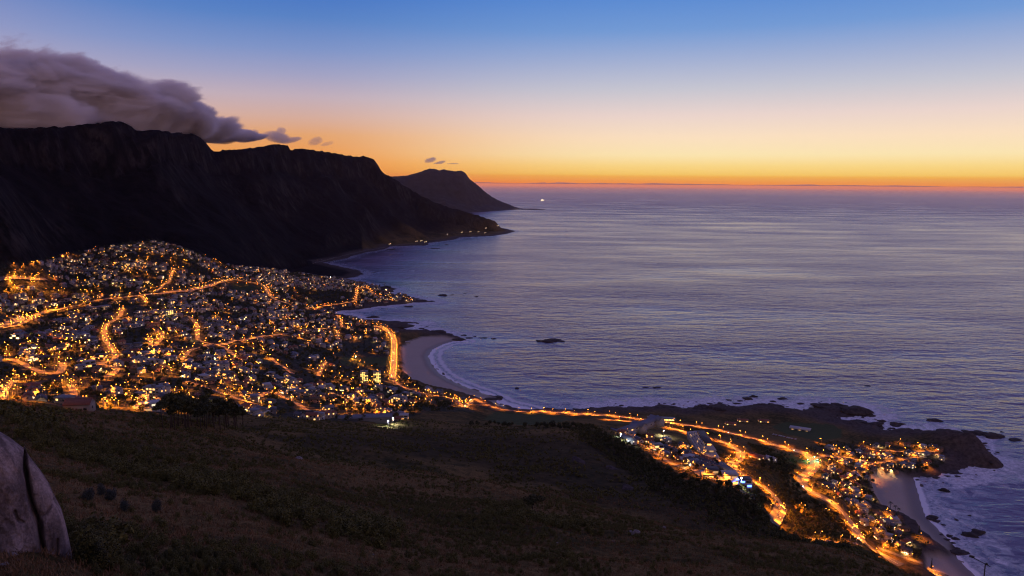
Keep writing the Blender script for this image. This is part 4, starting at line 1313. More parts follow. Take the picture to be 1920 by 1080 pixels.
for (a, b, ru, rv) in WOODS:
    okc &= ((cu - a) / ru) ** 2 + ((cv - b) / rv) ** 2 > 1
for (a, b, r_) in LANDMARK_KEEP:
    okc &= np.hypot(cu - a, (cv - b) * 1.6) > r_
okc &= (cv > 492) | (RNG.random(len(cv)) < 0.62)
okc &= (fbm(cand[:, 0] / 130, cand[:, 1] / 130, 3, 88) > -0.27) & (cu > -60)
cand, cz = cand[okc], cz[okc]
rd = road_dist(cand[:, 0], cand[:, 1])
MAIN = ('mountain road', 'promenade', 'steep winding street', 'street forking below the wood', 'street on the upper side of the wood', 'headland road', 'street at the left foot of town', 'lower fork of the mountain road')
rm = np.full(len(cand), 1e9)
for nme_ in MAIN:
    ln_m, _, wd_m = ROAD_BY[nme_]
    rm = np.minimum(rm, seg_dist(cand[:, 0], cand[:, 1], [tuple(p) for p in ln_m[::2]]) - wd_m / 2)
k_ = (rd > 10.5) & (rm > 12)
k_ &= ~hides_road(cand[:, 0], cand[:, 1], 7.0, 7.0)
cand, cz, rd = cand[k_], cz[k_], rd[k_]
TOWN_H = [(x, y) for x, y in cand]
# bungalows on the slope and the point by the small beach
CL2 = [(1540, 842), (1600, 840), (1650, 836), (1700, 830), (1765, 840), (1768, 868), (1700, 884), (1640, 888), (1622, 905), (1630, 935), (1645, 957), (1690, 985), (1735, 1022), (1722, 1046), (1680, 1036), (1640, 1010), (1612, 975), (1585, 945), (1550, 915), (1528, 890)]
p2 = []
for gx in np.arange(60, 1150, 16.0):
    for gy in np.arange(640, 1500, 16.0):
        p2.append((gx + RNG.uniform(-4, 4), gy + RNG.uniform(-4, 4)))
p2 = np.array(p2)
z2 = terrain_z(p2[:, 0], p2[:, 1])
u2, v2 = project(p2[:, 0], p2[:, 1], z2)
VILLA = [(1165, 815), (1210, 818), (1262, 832), (1300, 842), (1335, 862), (1375, 880), (1415, 905), (1418, 917), (1375, 915), (1310, 897), (1262, 876), (1222, 852), (1185, 834)]
s2 = signed_coast(p2[:, 0], p2[:, 1])
ok2 = (in_poly(u2, v2, CL2) | in_poly(u2, v2, VILLA)) & (s2 > 16) & (z2 > 3)
for (a, b, r_) in LANDMARK_KEEP:
    ok2 &= np.hypot(u2 - a, (v2 - b) * 1.6) > r_
p2, z2 = p2[ok2], z2[ok2]
rd2 = road_dist(p2[:, 0], p2[:, 1])
p2 = p2[(rd2 > 6.0) & (RNG.random(len(p2)) < 0.80) & ~hides_road(p2[:, 0], p2[:, 1], 6.0, 6.0)]
ALLH = np.array(TOWN_H + [tuple(p) for p in p2])
is_bung = np.arange(len(ALLH)) >= len(TOWN_H)
hz = terrain_z(ALLH[:, 0], ALLH[:, 1])
hu, hv = project(ALLH[:, 0], ALLH[:, 1], hz)
hd = np.hypot(ALLH[:, 0], ALLH[:, 1])
vis_key = hd + np.where((hu > -8) & (hu < 1928) & (hv < 1084), 0, 1e6)
order = np.argsort(vis_key)
USED = {}
MV, MQ, MTt, MMq, MMt, nv_ = [], [], [], [], [], 0
HOUSES = []
garden_mesh = MB().ball((0, 0, 0), 0.22, 6, 4).mesh('porch_lamp', M_GARDEN, smooth=True)
for rank, i in enumerate(order):
    x, y, z = ALLH[i, 0], ALLH[i, 1], float(hz[i])
    ei = 5.0
    gx_ = float(terrain_z(x + ei, y) - terrain_z(x - ei, y)); gy_ = float(terrain_z(x, y + ei) - terrain_z(x, y - ei))
    contour = math.atan2(gx_, -gy_)              # along the slope; front (-y) looks downhill or up
    rz = contour + RNG.choice([0, math.pi]) + RNG.normal(0, 0.25)
    nr = nearest_road(x, y) if rank < 300 else (1e9, None, 0)
    if nr[0] < 30:
        rz = nr[2] + RNG.choice([0, math.pi, math.pi / 2]) + RNG.normal(0, 0.08)
    ki = int(RNG.integers(0, len(KINDS) - (4 if is_bung[i] else 0)))
    if ki >= len(KINDS) - 2 and RNG.random() < 0.6:
        ki = int(RNG.integers(0, len(KINDS) - 2))
    sc_h = float(RNG.uniform(0.78, 1.0)) if is_bung[i] else float(RNG.uniform(0.9, 1.2))
    lit_lamp = RNG.random() < (0.42 if rank < 300 else 0.24)
    if rank < 300:
        if MESHES[ki] is None:
            MESHES[ki] = proto_meshes(KINDS[ki][1])
        o = build_thing('house', MESHES[ki], (x, y, z), rz, sc_h)
        HOUSES.append((o, ki, float(hu[i]), float(hv[i]), bool(is_bung[i])))
        if lit_lamp:
            side = RNG.choice([-1, 1])
            d_ = KINDS[ki][1][0][1].arrays()[0][:, 1].max() + 0.35
            obj('porch_lamp', garden_mesh, o, loc=(float(RNG.uniform(-2, 2)), side * d_, 2.6))
            l_ = bpy.data.objects.new('porch_light', GARDEN_L)
            COL.objects.link(l_)
            l_.parent = o
            l_.location = (0, side * (d_ + 1.5), 3.6)
    else:
        v, q, t, mq, mt = FLAT[ki]
        mood = RNG.random()
        if mood < 0.46:
            mq, mt = DARKEN[mq], DARKEN[mt]
        elif mood > 0.90:
            mq, mt = BRIGHTEN[mq], BRIGHTEN[mt]
        MV.append(rotz(v * sc_h, rz) + np.array([x, y, z]))
        MQ.append(q + nv_); MTt.append(t + nv_); MMq.append(mq); MMt.append(mt)
        nv_ += len(v)
        if lit_lamp:
            l_ = bpy.data.objects.new('porch_light', GARDEN_L)
            COL.objects.link(l_)
            an = RNG.uniform(0, 6.28)
            l_.location = (x + 8.5 * math.cos(an), y + 8.5 * math.sin(an), z + 5)
me = mesh_np('distant_houses', np.concatenate(MV), [np.concatenate(MQ), np.concatenate(MTt)], MASS_MATS, np.concatenate(MMq + MMt))
tag(obj('distant_houses', me), kind='stuff')


def fit(words):
    w_ = words.replace(', among its inner ones', ' (inner)').split() if len(words.split()) > 16 else words.split()
    for drop in ('just', 'the', 'a', 'of', 'with'):
        while len(w_) > 16 and drop in w_[1:]:
            w_.reverse(); w_.remove(drop); w_.reverse()
    return ' '.join(w_)


def unique_labels(things, group):
    """things: list of (object, base words, u, v, category): gives labels that differ, by place in the photo where look is alike"""
    by = {}
    for o, base, u, v, cat in things:
        by.setdefault(f'{base}, {place_words(u, v)}', []).append((u, v, o, cat))
    for lab, lst in by.items():
        if len(lst) == 1:
            tag(lst[0][2], fit(lab), lst[0][3], group)
            continue
        us = [a[0] for a in lst]; vs = [a[1] for a in lst]
        horiz = max(us) - min(us) > 1.4 * (max(vs) - min(vs))
        lst.sort(key=lambda a: a[0] if horiz else a[1])
        names = {2: ['left', 'right'] if horiz else ['upper', 'lower'], 3: ['left', 'middle', 'right'] if horiz else ['upper', 'middle', 'lower']}.get(len(lst))
        for k, (u, v, o, cat) in enumerate(lst):
            if names:
                tag(o, fit(f'{names[k]} {lab}'), cat, group)
            else:
                wd = 'leftmost' if (horiz and k == 0) else 'rightmost' if (horiz and k == len(lst) - 1) else 'topmost' if k == 0 else 'lowest' if k == len(lst) - 1 else None
                tag(o, fit(f'{wd} {lab}' if wd else f'{lab}, inner one'), cat, group)


unique_labels([(o, KINDS[ki][0], u, v, 'house') for o, ki, u, v, bg_ in HOUSES if not bg_], 'houses of the hillside town')
unique_labels([(o, KINDS[ki][0], u, v, 'house') for o, ki, u, v, bg_ in HOUSES if bg_], 'houses above the small beach')
_lampt = []
for rname, lst in LAMP_LABEL.items():
    for o in lst:
        u, v = project(o.location.x, o.location.y, o.location.z + 8)
        _lampt.append((o, 'sodium street lamp', float(u), float(v), 'street lamp'))
unique_labels(_lampt, 'street lamps')
# ------------------------------------------------------------------ plants
def leaf_material(name, c0, c1, scale=0.8):
    m = bpy.data.materials.new(name)
    m.use_nodes = True
    t = NT(m.node_tree)
    b = m.node_tree.nodes['Principled BSDF']
    g = t.n('ShaderNodeNewGeometry')
    oi = t.n('ShaderNodeObjectInfo')
    n = t.noise(g.outputs['Position'], scale, 4.0, 0.6)
    f = t.math('ADD', t.math('MULTIPLY', n, 0.8), t.math('MULTIPLY', g.outputs['Random Per Island'], 0.5))
    f = t.math('ADD', f, t.math('MULTIPLY', oi.outputs['Random'], 0.3))
    t.l(t.mix(t.rng(f, 0.45, 1.15), c0, c1), b.inputs['Base Color'])
    b.inputs['Roughness'].default_value = 0.75
    b.inputs['Specular IOR Level'].default_value = 0.2
    return m


M_LEAF = leaf_material('dark_tree_leaves', (0.016, 0.021, 0.009, 1), (0.078, 0.080, 0.030, 1))
M_SHRUB = leaf_material('fynbos_leaves', (0.012, 0.014, 0.005, 1), (0.165, 0.150, 0.036, 1))
M_SILVER = leaf_material('grey_green_leaves', (0.032, 0.040, 0.032, 1), (0.085, 0.095, 0.082, 1))
M_DRY = leaf_material('dry_grass_blades', (0.080, 0.044, 0.020, 1), (0.290, 0.170, 0.080, 1), 0.3)
M_BARK = mat('bark', (0.06, 0.045, 0.035), 0.9, vary=0.3, vscale=2.0)


def leaf_quads(rng, centres, size, normals=None, upbias=0.3):
    n = len(centres)
    nrm = rng.normal(size=(n, 3)) if normals is None else normals + 0.6 * rng.normal(size=(n, 3))
    nrm[:, 2] += upbias
    nrm /= np.linalg.norm(nrm, axis=1)[:, None]
    a = np.cross(nrm, rng.normal(size=(n, 3)))
    a /= np.linalg.norm(a, axis=1)[:, None]
    b = np.cross(nrm, a)
    s = size * rng.uniform(0.6, 1.4, (n, 1))
    v = np.stack([centres - a * s, centres - b * s * 0.55, centres + a * s, centres + b * s * 0.55], 1).reshape(-1, 3)
    return v, np.arange(4 * n).reshape(-1, 4)


def clump_points(rng, n, lobes):
    """points in the outer shell of a set of ellipsoid lobes (centre, radii)"""
    w_ = np.array([r[0] * r[1] + r[2] * r[0] for _, r in lobes]); w_ /= w_.sum()
    k = rng.choice(len(lobes), n, p=w_)
    d = rng.normal(size=(n, 3)); d /= np.linalg.norm(d, axis=1)[:, None]
    rad = rng.uniform(0.55, 1.05, (n, 1))
    C = np.array([c for c, _ in lobes])[k]; R = np.array([r for _, r in lobes])[k]
    return C + d * R * rad, d


def bush_mesh(rng, w_, h_, n, m, leaf):
    lobes = []
    for k in range(int(rng.integers(5, 9))):
        a, q = rng.uniform(0, 6.28), rng.uniform(0, 0.62) * w_
        hh = h_ * rng.uniform(0.32, 0.52) * (1.1 - 0.5 * q / w_)
        lobes.append(((q * math.cos(a), q * math.sin(a), hh * 0.95), (w_ * rng.uniform(0.28, 0.46), w_ * rng.uniform(0.28, 0.46), hh)))
    p, d = clump_points(rng, n, lobes)
    ok = p[:, 2] > 0.02 * h_
    v, q = leaf_quads(rng, p[ok], leaf, d[ok] * 0.8)
    return v, q


prng = np.random.default_rng(23)
BUSH = []
for k in range(6):
    v, q = bush_mesh(prng, prng.uniform(0.9, 1.25), prng.uniform(1.3, 1.9), 2600, M_SHRUB, 0.055)
    BUSH.append(mesh_np('bush', v, q, M_SHRUB))
SILVER = []
for k in range(3):
    v, q = bush_mesh(prng, 1.15, 2.1, 2400, M_SILVER, 0.07)
    SILVER.append(mesh_np('protea_bush', v, q, M_SILVER))


def tree_parts(rng, h, crown_w, crown_h, n, leaf, trunk_r, m=None, flat=False):
    tb = MB()
    p = np.array([0, 0, -1.0]); top = np.array([rng.normal(0, 0.03 * h), rng.normal(0, 0.03 * h), h - crown_h * 0.75])
    tb.tube(p, p * 0.4 + top * 0.6, trunk_r, trunk_r * 0.75).tube(p * 0.4 + top * 0.6, top, trunk_r * 0.75, trunk_r * 0.55)
    lobes = []
    nl = int(rng.integers(7, 11))
    for k in range(nl):
        a = 6.28 * k / nl + rng.uniform(-0.4, 0.4)
        q = rng.uniform(0.25, 0.7) * crown_w / 2
        z = h - crown_h * rng.uniform(0.25, 0.72) * (0.75 if flat else 1.0)
        c = np.array([q * math.cos(a), q * math.sin(a), z])
        tb.tube(top * 0.98, c, trunk_r * 0.4, trunk_r * 0.12, 5)
        lobes.append((c + top * [1, 1, 0], (crown_w * rng.uniform(0.16, 0.27), crown_w * rng.uniform(0.16, 0.27), crown_h * rng.uniform(0.16, 0.30))))
    lobes.append((np.array([0, 0, h - crown_h * 0.3]) + top * [1, 1, 0], (crown_w * 0.25, crown_w * 0.25, crown_h * 0.3)))
    pts, d = clump_points(rng, n, lobes)
    v, q = leaf_quads(rng, pts, leaf, d * 0.7)
    return tb.mesh('trunk', M_BARK), mesh_np('crown', v, q, m or M_LEAF)


PINES = [tree_parts(prng, prng.uniform(15, 19), prng.uniform(8, 11), prng.uniform(5.5, 8), 420, 0.75, 0.32) for _ in range(5)]
ROUND = [tree_parts(prng, prng.uniform(6.5, 9), prng.uniform(6, 9), prng.uniform(4.5, 6.5), 380, 0.60, 0.22) for _ in range(6)]


def palm_parts(rng):
    h = rng.uniform(8, 11)
    t = MB().tube((0, 0, -1), (0.2, 0.1, h), 0.28, 0.2)
    V, Q, n = [], [], 0
    for k in range(15):
        a, dr = 6.28 * k / 15 + rng.uniform(-0.2, 0.2), rng.uniform(-0.2, 0.9)
        for j in range(4):
            def P(s):
                r = 3.2 * s
                return np.array([0.2 + r * math.cos(a), 0.1 + r * math.sin(a), h + 1.1 * math.sin(s * 2.6) * (0.9 - dr) - 1.5 * s * s * (0.4 + dr)])
            p0, p1 = P(j / 4), P((j + 1) / 4)
            sd_ = np.array([-math.sin(a), math.cos(a), 0]) * 0.42 * (1 - abs(j - 1.2) / 4)
            V += [p0 - sd_, p0 + sd_, p1 + sd_ * 0.8, p1 - sd_ * 0.8]
            Q.append((n, n + 1, n + 2, n + 3)); n += 4
    return t.mesh('trunk', M_BARK), mesh_np('crown', np.array(V), np.array(Q), M_LEAF)


PALMS = [palm_parts(prng) for _ in range(3)]


def cypress_parts(rng):
    lobes = [((0, 0, z), (0.9 * (1.05 - z / 11), 0.9 * (1.05 - z / 11), 1.3)) for z in np.linspace(1, 10, 9)]
    p, d = clump_points(rng, 420, lobes)
    v, q = leaf_quads(rng, p, 0.38, d)
    return MB().tube((0, 0, -1), (0, 0, 9), 0.2, 0.06).mesh('trunk', M_BARK), mesh_np('crown', v, q, M_LEAF)


CYPRESS = [cypress_parts(prng)]


def plant_tree(name, protos, x, y, scale, rng, label=None, cat='tree', group=None):
    tr, cr_ = protos[int(rng.integers(len(protos)))]
    o = obj(name, None, loc=(x, y, float(terrain_z(x, y))), rz=float(rng.uniform(0, 6.28)))
    o.scale = (scale * rng.uniform(0.9, 1.1), scale * rng.uniform(0.9, 1.1), scale)
    obj('trunk', tr, o)
    obj('crown', cr_, o)
    tag(o, label, cat, group)
    return o


TREES = []


def scatter_px(poly, n, rng, mind):
    out = []
    poly = np.array(poly, float)
    lo, hi = poly.min(0), poly.max(0)
    tries = 0
    while len(out) < n and tries < n * 40:
        tries += 1
        u, v = rng.uniform(lo[0], hi[0]), rng.uniform(lo[1], hi[1])
        if not in_poly(np.array([u]), np.array([v]), poly)[0]:
            continue
        p = hit(u, v)[0]
        if p[2] < 2.5 or any((p[0] - q[0]) ** 2 + (p[1] - q[1]) ** 2 < mind * mind for q in out):
            continue
        out.append((p[0], p[1], u, v))
    return out


def off_road(x, y, d):
    return float(road_dist(np.array([x]), np.array([y]))[0]) > d


# the pine grove at the foot of the slope
for x, y, u, v in scatter_px([(302, 806), (318, 796), (360, 793), (420, 792), (460, 795), (450, 806), (380, 808)], 52, prng, 4.5):
    TREES.append((plant_tree('pine_tree', PINES, x, y, prng.uniform(0.9, 1.2), prng), 'tall dark pine', u, v))
# the promenade palms
ln, nm, wd = ROAD_BY['promenade']
for i in range(2, len(ln), 5):
    for sd_ in (1, -1):
        q = ln[i] + nm[i] * sd_ * (wd / 2 + 4.5)
        u, v = project(q[0], q[1], float(terrain_z(*q)))
        TREES.append((plant_tree('palm_tree', PALMS, q[0], q[1], prng.uniform(0.8, 1.1), prng), 'palm along the promenade', float(u), float(v)))
for x, y, u, v in scatter_px([(1655, 945), (1668, 938), (1690, 975), (1672, 978)], 6, prng, 5) + scatter_px([(1622, 890), (1640, 900), (1640, 925), (1625, 915)], 4, prng, 5):
    TREES.append((plant_tree('palm_tree', PALMS, x, y, prng.uniform(0.9, 1.2), prng), 'palm behind the small beach', u, v))
for (u, v, pr, s, lab) in [(1746, 1066, CYPRESS, 1.25, 'slim dark cypress standing before the lowest patch of sand'), (1723, 1000, CYPRESS, 1.0, 'slim cypress at the edge of the small beach')]:
    p = hit(u, v)[0]
    o = plant_tree('cypress_tree', pr, p[0], p[1], s, prng, lab, 'tree', 'cypresses by the small beach')
p = hit(999, 963)[0]
o = plant_tree('lone_tree', [tree_parts(prng, 7.2, 8.6, 4.4, 900, 0.34, 0.24)], p[0], p[1], 1.0, prng, 'lone round-crowned dark tree on the open slope', 'tree')
for poly, n, md, lab in [([(1590, 1012), (1650, 985), (1700, 1010), (1730, 1040), (1700, 1040), (1640, 1018)], 22, 6, 'round tree among lower bungalows'),
                         ([(1600, 880), (1635, 893), (1640, 930), (1610, 925), (1560, 900)], 14, 7, 'round tree among upper bungalows'),
                         ([(1640, 880), (1700, 868), (1760, 868), (1770, 880), (1700, 892)], 14, 7, 'tree above the small beach'),
                         ([(1180, 815), (1290, 850), (1370, 900), (1410, 915), (1300, 890), (1220, 850)], 22, 8, 'garden tree among villas'),
                         ([(880, 793), (960, 797), (1080, 800), (1060, 806), (960, 803), (880, 800)], 30, 7, 'tree of the belt below the field'),
                         ([(1330, 862), (1370, 868), (1376, 872), (1340, 876)], 5, 5, 'tree inside the hairpin'),
                         ([(1400, 842), (1440, 836), (1500, 862), (1490, 900), (1450, 900), (1410, 870)], 22, 9, 'tree between two roads'),
                         ([(1470, 905), (1500, 915), (1570, 965), (1585, 1000), (1500, 990), (1480, 940)], 26, 9, 'tree above the coast road'),
                         ([(1090, 803), (1150, 825), (1250, 890), (1330, 910), (1430, 930), (1440, 985), (1380, 960), (1260, 915), (1150, 850)], 90, 9, 'tree along the slope edge')]:
    for x, y, u, v in scatter_px(poly, n, prng, md):
        if off_road(x, y, 6) and not hides_road(x, y, 8.0, 4.0)[0]:
            TREES.append((plant_tree('tree', ROUND, x, y, prng.uniform(0.75, 1.1), prng), lab, u, v))
unique_labels([(o, lab, u, v, 'tree') for o, lab, u, v in TREES], 'trees')

# garden trees and woods too many and too small to tell apart
LOW = []
for k in range(8):
    h = prng.uniform(5, 9); wv = prng.uniform(5, 9)
    lobes = [((prng.uniform(-0.3, 0.3) * wv, prng.uniform(-0.3, 0.3) * wv, h * prng.uniform(0.4, 0.75)), (wv * 0.28, wv * 0.28, h * 0.26)) for _ in range(5)]
    pts, d = clump_points(prng, 70, lobes)
    LOW.append(leaf_quads(prng, pts, 1.05, d * 0.7))
WV, WQ, nw = [], [], 0


def add_low(x, y, s):
    global nw
    v, q = LOW[int(prng.integers(len(LOW)))]
    v = rotz(v * s, float(prng.uniform(0, 6.28))) + np.array([x, y, float(terrain_z(x, y))])
    WV.append(v); WQ.append(q + nw); nw += len(v)


gt = np.stack([prng.uniform(-1750, 520, 26000), prng.uniform(640, 3500, 26000)], 1)
gz = terrain_z(gt[:, 0], gt[:, 1])
gu, gv = project(gt[:, 0], gt[:, 1], gz)
ok = in_poly(gu, gv, TOWN_PX) & (gz > 5) & (gu > -60)
wood = np.zeros(len(gt), bool)
for (a, b, ru, rv) in WOODS:
    if (a, b) in ((690, 675), (672, 645), (455, 539)):
        ok &= ((gu - a) / ru) ** 2 + ((gv - b) / rv) ** 2 > 1
    else:
        wood |= ((gu - a) / ru) ** 2 + ((gv - b) / rv) ** 2 < 1
ok &= wood | (prng.random(len(gt)) < 0.75)
gt = gt[ok]
ok = (road_dist(gt[:, 0], gt[:, 1]) > 6.0) & ~hides_road(gt[:, 0], gt[:, 1], 8.0, 4.0)
gt = gt[ok]
cell = {}
for x, y in ALLH:
    cell.setdefault((int(x // 20), int(y // 20)), []).append((x, y))
for x, y in gt:
    cx, cy_ = int(x // 20), int(y // 20)
    if all((x - a) ** 2 + (y - b) ** 2 > 81 for i in (-1, 0, 1) for j in (-1, 0, 1) for a, b in cell.get((cx + i, cy_ + j), ())):
        add_low(x, y, prng.uniform(0.75, 1.35))
bt = np.stack([prng.uniform(20, 1150, 30000), prng.uniform(380, 1500, 30000)], 1)
bz = terrain_z(bt[:, 0], bt[:, 1])
bu, bv = project(bt[:, 0], bt[:, 1], bz)
BELT = [(1060, 800), (1110, 800), (1200, 845), (1260, 885), (1330, 912), (1440, 935), (1470, 900), (1420, 860), (1400, 832), (1480, 855), (1505, 880), (1490, 905), (1520, 935), (1590, 985), (1600, 1030), (1560, 1032), (1440, 1010), (1340, 985), (1240, 935), (1140, 860)]
BUNG = CLIFTON_PX
inb = in_poly(bu, bv, BELT)
inc = in_poly(bu, bv, BUNG) & (prng.random(len(bt)) < 0.5)
STRIP = [(1180, 790), (1300, 806), (1400, 826), (1470, 846), (1440, 834), (1330, 816), (1200, 797)]
ok = (inb | inc | in_poly(bu, bv, STRIP)) & (bz > 4)
bt = bt[ok]
bd = road_dist(bt[:, 0], bt[:, 1])
ok = (bd > 6.0) & ~hides_road(bt[:, 0], bt[:, 1], 5.5, 3.0)
for x, y in bt[ok]:
    cx, cy_ = int(x // 20), int(y // 20)
    if all((x - a) ** 2 + (y - b) ** 2 > 60 for i in (-1, 0, 1) for j in (-1, 0, 1) for a, b in cell.get((cx + i, cy_ + j), ())):
        add_low(x, y, prng.uniform(0.4, 0.75))
tag(obj('woodland', mesh_np('woodland', np.concatenate(WV), np.concatenate(WQ), M_LEAF)), kind='stuff')

# ------------------------------------------------------------------ fynbos on the near slope
THICK = [[(60, 800), (160, 820), (300, 860), (430, 890), (560, 935), (680, 975), (760, 1010), (700, 1030), (560, 990), (440, 950), (330, 915), (200, 880), (110, 860)],
         [(0, 770), (90, 780), (130, 830), (90, 850), (0, 815)], [(140, 1000), (200, 985), (230, 1040), (180, 1080), (130, 1080)], [(900, 950), (1050, 960), (1120, 1000), (1000, 1000)]]
th_s = prng.uniform(-0.78, 0.75, 210000)
r_s = np.exp(prng.uniform(math.log(38), math.log(1000), 210000))
sx, sy = r_s * np.sin(th_s), r_s * np.cos(th_s)
szz = terrain_z(sx, sy)
su, sv_ = project(sx, sy, szz)
thick = np.zeros(len(sx), bool)
for poly in THICK:
    thick |= in_poly(su + 25 * fbm(sx / 9, sy / 9, 2, 31), sv_ + 14 * fbm(sx / 9, sy / 9, 2, 32), poly)
dn = fbm(sx / 38.0, sy / 38.0, 4, 35) * 0.6 + fbm(sx / 12.0, sy / 12.0, 3, 36) * 0.4
inside = (su > -40) & (su < 1940) & (sv_ < 1110) & (szz > 60) & ~in_poly(su, sv_, TOWN_PX) & (r_s < 1000)
inside &= ~((su < 150) & (sv_ > 800) & (r_s > 52) & (r_s < 84) & (np.abs(sx - hit(66, 1060)[0][0]) < 9))
dens = np.where(thick, 0.17, np.clip(0.12 + 0.60 * dn + 0.22 * sstep(r_s, 380, 620), 0.03, 0.8))
pick = inside & (prng.random(len(sx)) < dens * np.clip((r_s / 260.0) ** 1.0, 0.10, 1.0))
ids = np.nonzero(pick)[0]
ids = ids[np.argsort(r_s[ids])]
print('bushes', len(ids))
BL = []
for k in ids[:296]:
    s = float(prng.uniform(0.55, 1.25) * (1.7 if thick[k] else 0.72))
    o = obj('bush', BUSH[int(prng.integers(6))], loc=(sx[k], sy[k], szz[k] - 0.05), rz=float(prng.uniform(0, 6.28)))
    o.scale = (s * prng.uniform(0.85, 1.2), s * prng.uniform(0.85, 1.2), s * prng.uniform(0.8, 1.15))
    BL.append((o, ('big bush' if s > 1.2 else 'low bush' if s > 0.8 else 'small bush') + (' in scrub' if thick[k] else ' in heath'), float(su[k]), float(sv_[k])))
SLOPE_MARKS = [(60, 940, 'the big granite boulder'), (60, 800, 'the thick scrub at the left edge'), (200, 930, 'the grey-green bushes'), (180, 1040, 'the bottom left corner'), (330, 880, 'the upper thicket'), (350, 1040, 'the open heath below the thicket'),
               (480, 920, 'the middle of the thicket'), (620, 970, 'the right end of the thicket'), (520, 1060, 'the bottom edge left of centre'), (760, 1060, 'the bottom edge at the centre'), (850, 930, 'the pale path stones'), (1000, 950, 'the lone tree'), (960, 1060, 'the bottom edge right of centre'),
               (1190, 1000, 'the pale split rock'), (1200, 1060, 'the bottom edge under the dark valley'), (1450, 1050, 'the right end of the near ridge'), (260, 1000, 'the heath right of the boulder')]
_town_marks, _town_xy = MARKS, MARK_XY
MARKS = SLOPE_MARKS
MARK_XY = np.array([(a, b * 2.0) for a, b, _ in MARKS])
unique_labels([(o, lab, u, v, 'bush') for o, lab, u, v in BL], 'bushes on the near slope')
for k, (u, v, s) in enumerate([(165, 938, 1.15), (190, 928, 0.95), (207, 938, 1.2), (235, 958, 1.1), (295, 960, 1.15)]):
    p = hit(u, v)[0]
    o = obj('protea_bush', SILVER[k % 3], loc=tuple(p[:3]), rz=k * 1.3)
    k_s = s * p[3] / 130.0
    o.scale = (k_s, k_s, k_s)
    tag(o, ['grey-green upright bush right of the boulder, first from it', 'grey-green upright bush, second from the boulder', 'broad grey-green bush, third from the boulder', 'grey-green bush, fourth from the boulder and lower on the slope', 'grey-green bush farthest from the boulder'][k], 'bush', 'grey-green bushes')
MINI = []
for k in range(8):
    MINI.append(bush_mesh(prng, prng.uniform(0.9, 1.3), prng.uniform(0.9, 1.6), 60, M_SHRUB, 0.26))
MIDI = [bush_mesh(prng, prng.uniform(0.9, 1.3), prng.uniform(1.3, 2.0), 300, M_SHRUB, 0.11) for _ in range(8)]
FV, FQ, nf = [], [], 0
for k in ids[296:]:
    v, q = (MIDI if r_s[k] < 330 else MINI)[int(prng.integers(8))]
    s = prng.uniform(0.5, 1.2) * (1.95 if thick[k] else 0.85) * (1.0 + min(max(r_s[k] - 250, 0) / 350.0, 1.0) * 0.9)
    v = rotz(v * s, float(prng.uniform(0, 6.28))) + np.array([sx[k], sy[k], szz[k] - 0.05])
    FV.append(v); FQ.append(q + nf); nf += len(v)
tag(obj('scrub', mesh_np('scrub', np.concatenate(FV), np.concatenate(FQ), M_SHRUB)), kind='stuff')
# dry grass and heath tufts
ng = 90000
tg_ = prng.uniform(-0.75, 0.72, ng)
rg_ = np.exp(prng.uniform(math.log(38), math.log(520), ng))
gx, gy = rg_ * np.sin(tg_), rg_ * np.cos(tg_)
gz = terrain_z(gx, gy)
hgt = prng.uniform(0.14, 0.42, ng) * (1 + rg_ / 260)
nb = 5
base = np.repeat(np.stack([gx, gy, gz], 1), nb, 0) + np.concatenate([prng.normal(0, 0.22, (ng * nb, 2)), np.zeros((ng * nb, 1))], 1) * (1 + np.repeat(rg_, nb)[:, None] / 250)
hh = np.repeat(hgt, nb) * prng.uniform(0.6, 1.1, ng * nb)
aa = prng.uniform(0, 6.28, ng * nb)
wv_ = (0.020 + 0.00035 * np.repeat(rg_, nb))
dx, dy = np.cos(aa) * wv_, np.sin(aa) * wv_
lean = prng.normal(0, 0.5, (ng * nb, 2)) * hh[:, None]
v0 = base + np.stack([-dx, -dy, -0.05 + 0 * dx], 1)
v1 = base + np.stack([dx, dy, -0.05 + 0 * dx], 1)
v2 = base + np.stack([lean[:, 0], lean[:, 1], hh], 1)
gvv = np.stack([v0, v1, v2], 1).reshape(-1, 3)
tag(obj('grass', mesh_np('grass', gvv, np.arange(len(gvv)).reshape(-1, 3), M_DRY)), kind='stuff')
# ------------------------------------------------------------------ the big split granite boulder
def granite(name, base, dark, scale):
    m = bpy.data.materials.new(name)
    m.use_nodes = True
    t = NT(m.node_tree)
    b = m.node_tree.nodes['Principled BSDF']
    g = t.n('ShaderNodeNewGeometry')
    pos = g.outputs['Position']
    n1 = t.noise(t.mapping(pos, scale=(1, 1, 0.45)), 0.5 * scale, 7.0, 0.62, 0.4)
    n2 = t.noise(pos, 4.6 * scale, 5.0, 0.85)
    n3 = t.noise(t.mapping(pos, scale=(1.6, 1.6, 0.22)), 0.9 * scale, 5.0, 0.6, 0.6)
    c = t.mix(t.rng(n1, 0.40, 0.58), dark, base)
    c = t.mix(t.math('MULTIPLY', t.rng(n3, 0.50, 0.64), 0.75), c, dark)
    c = t.mix(t.rng(n2, 0.42, 0.66, 0.0, 0.80), c, t.mix(0.66, c, (0.02, 0.017, 0.016, 1)))
    t.l(c, b.inputs['Base Color'])
    b.inputs['Roughness'].default_value = 0.9
    b.inputs['Specular IOR Level'].default_value = 0.2
    bp = t.n('ShaderNodeBump')
    bp.inputs['Distance'].default_value = 0.22 / scale
    t.l(t.math('ADD', t.math('MULTIPLY', n1, 1.0), t.math('MULTIPLY', n2, 0.8)), bp.inputs['Height'])
    t.l(bp.outputs[0], b.inputs['Normal'])
    return m


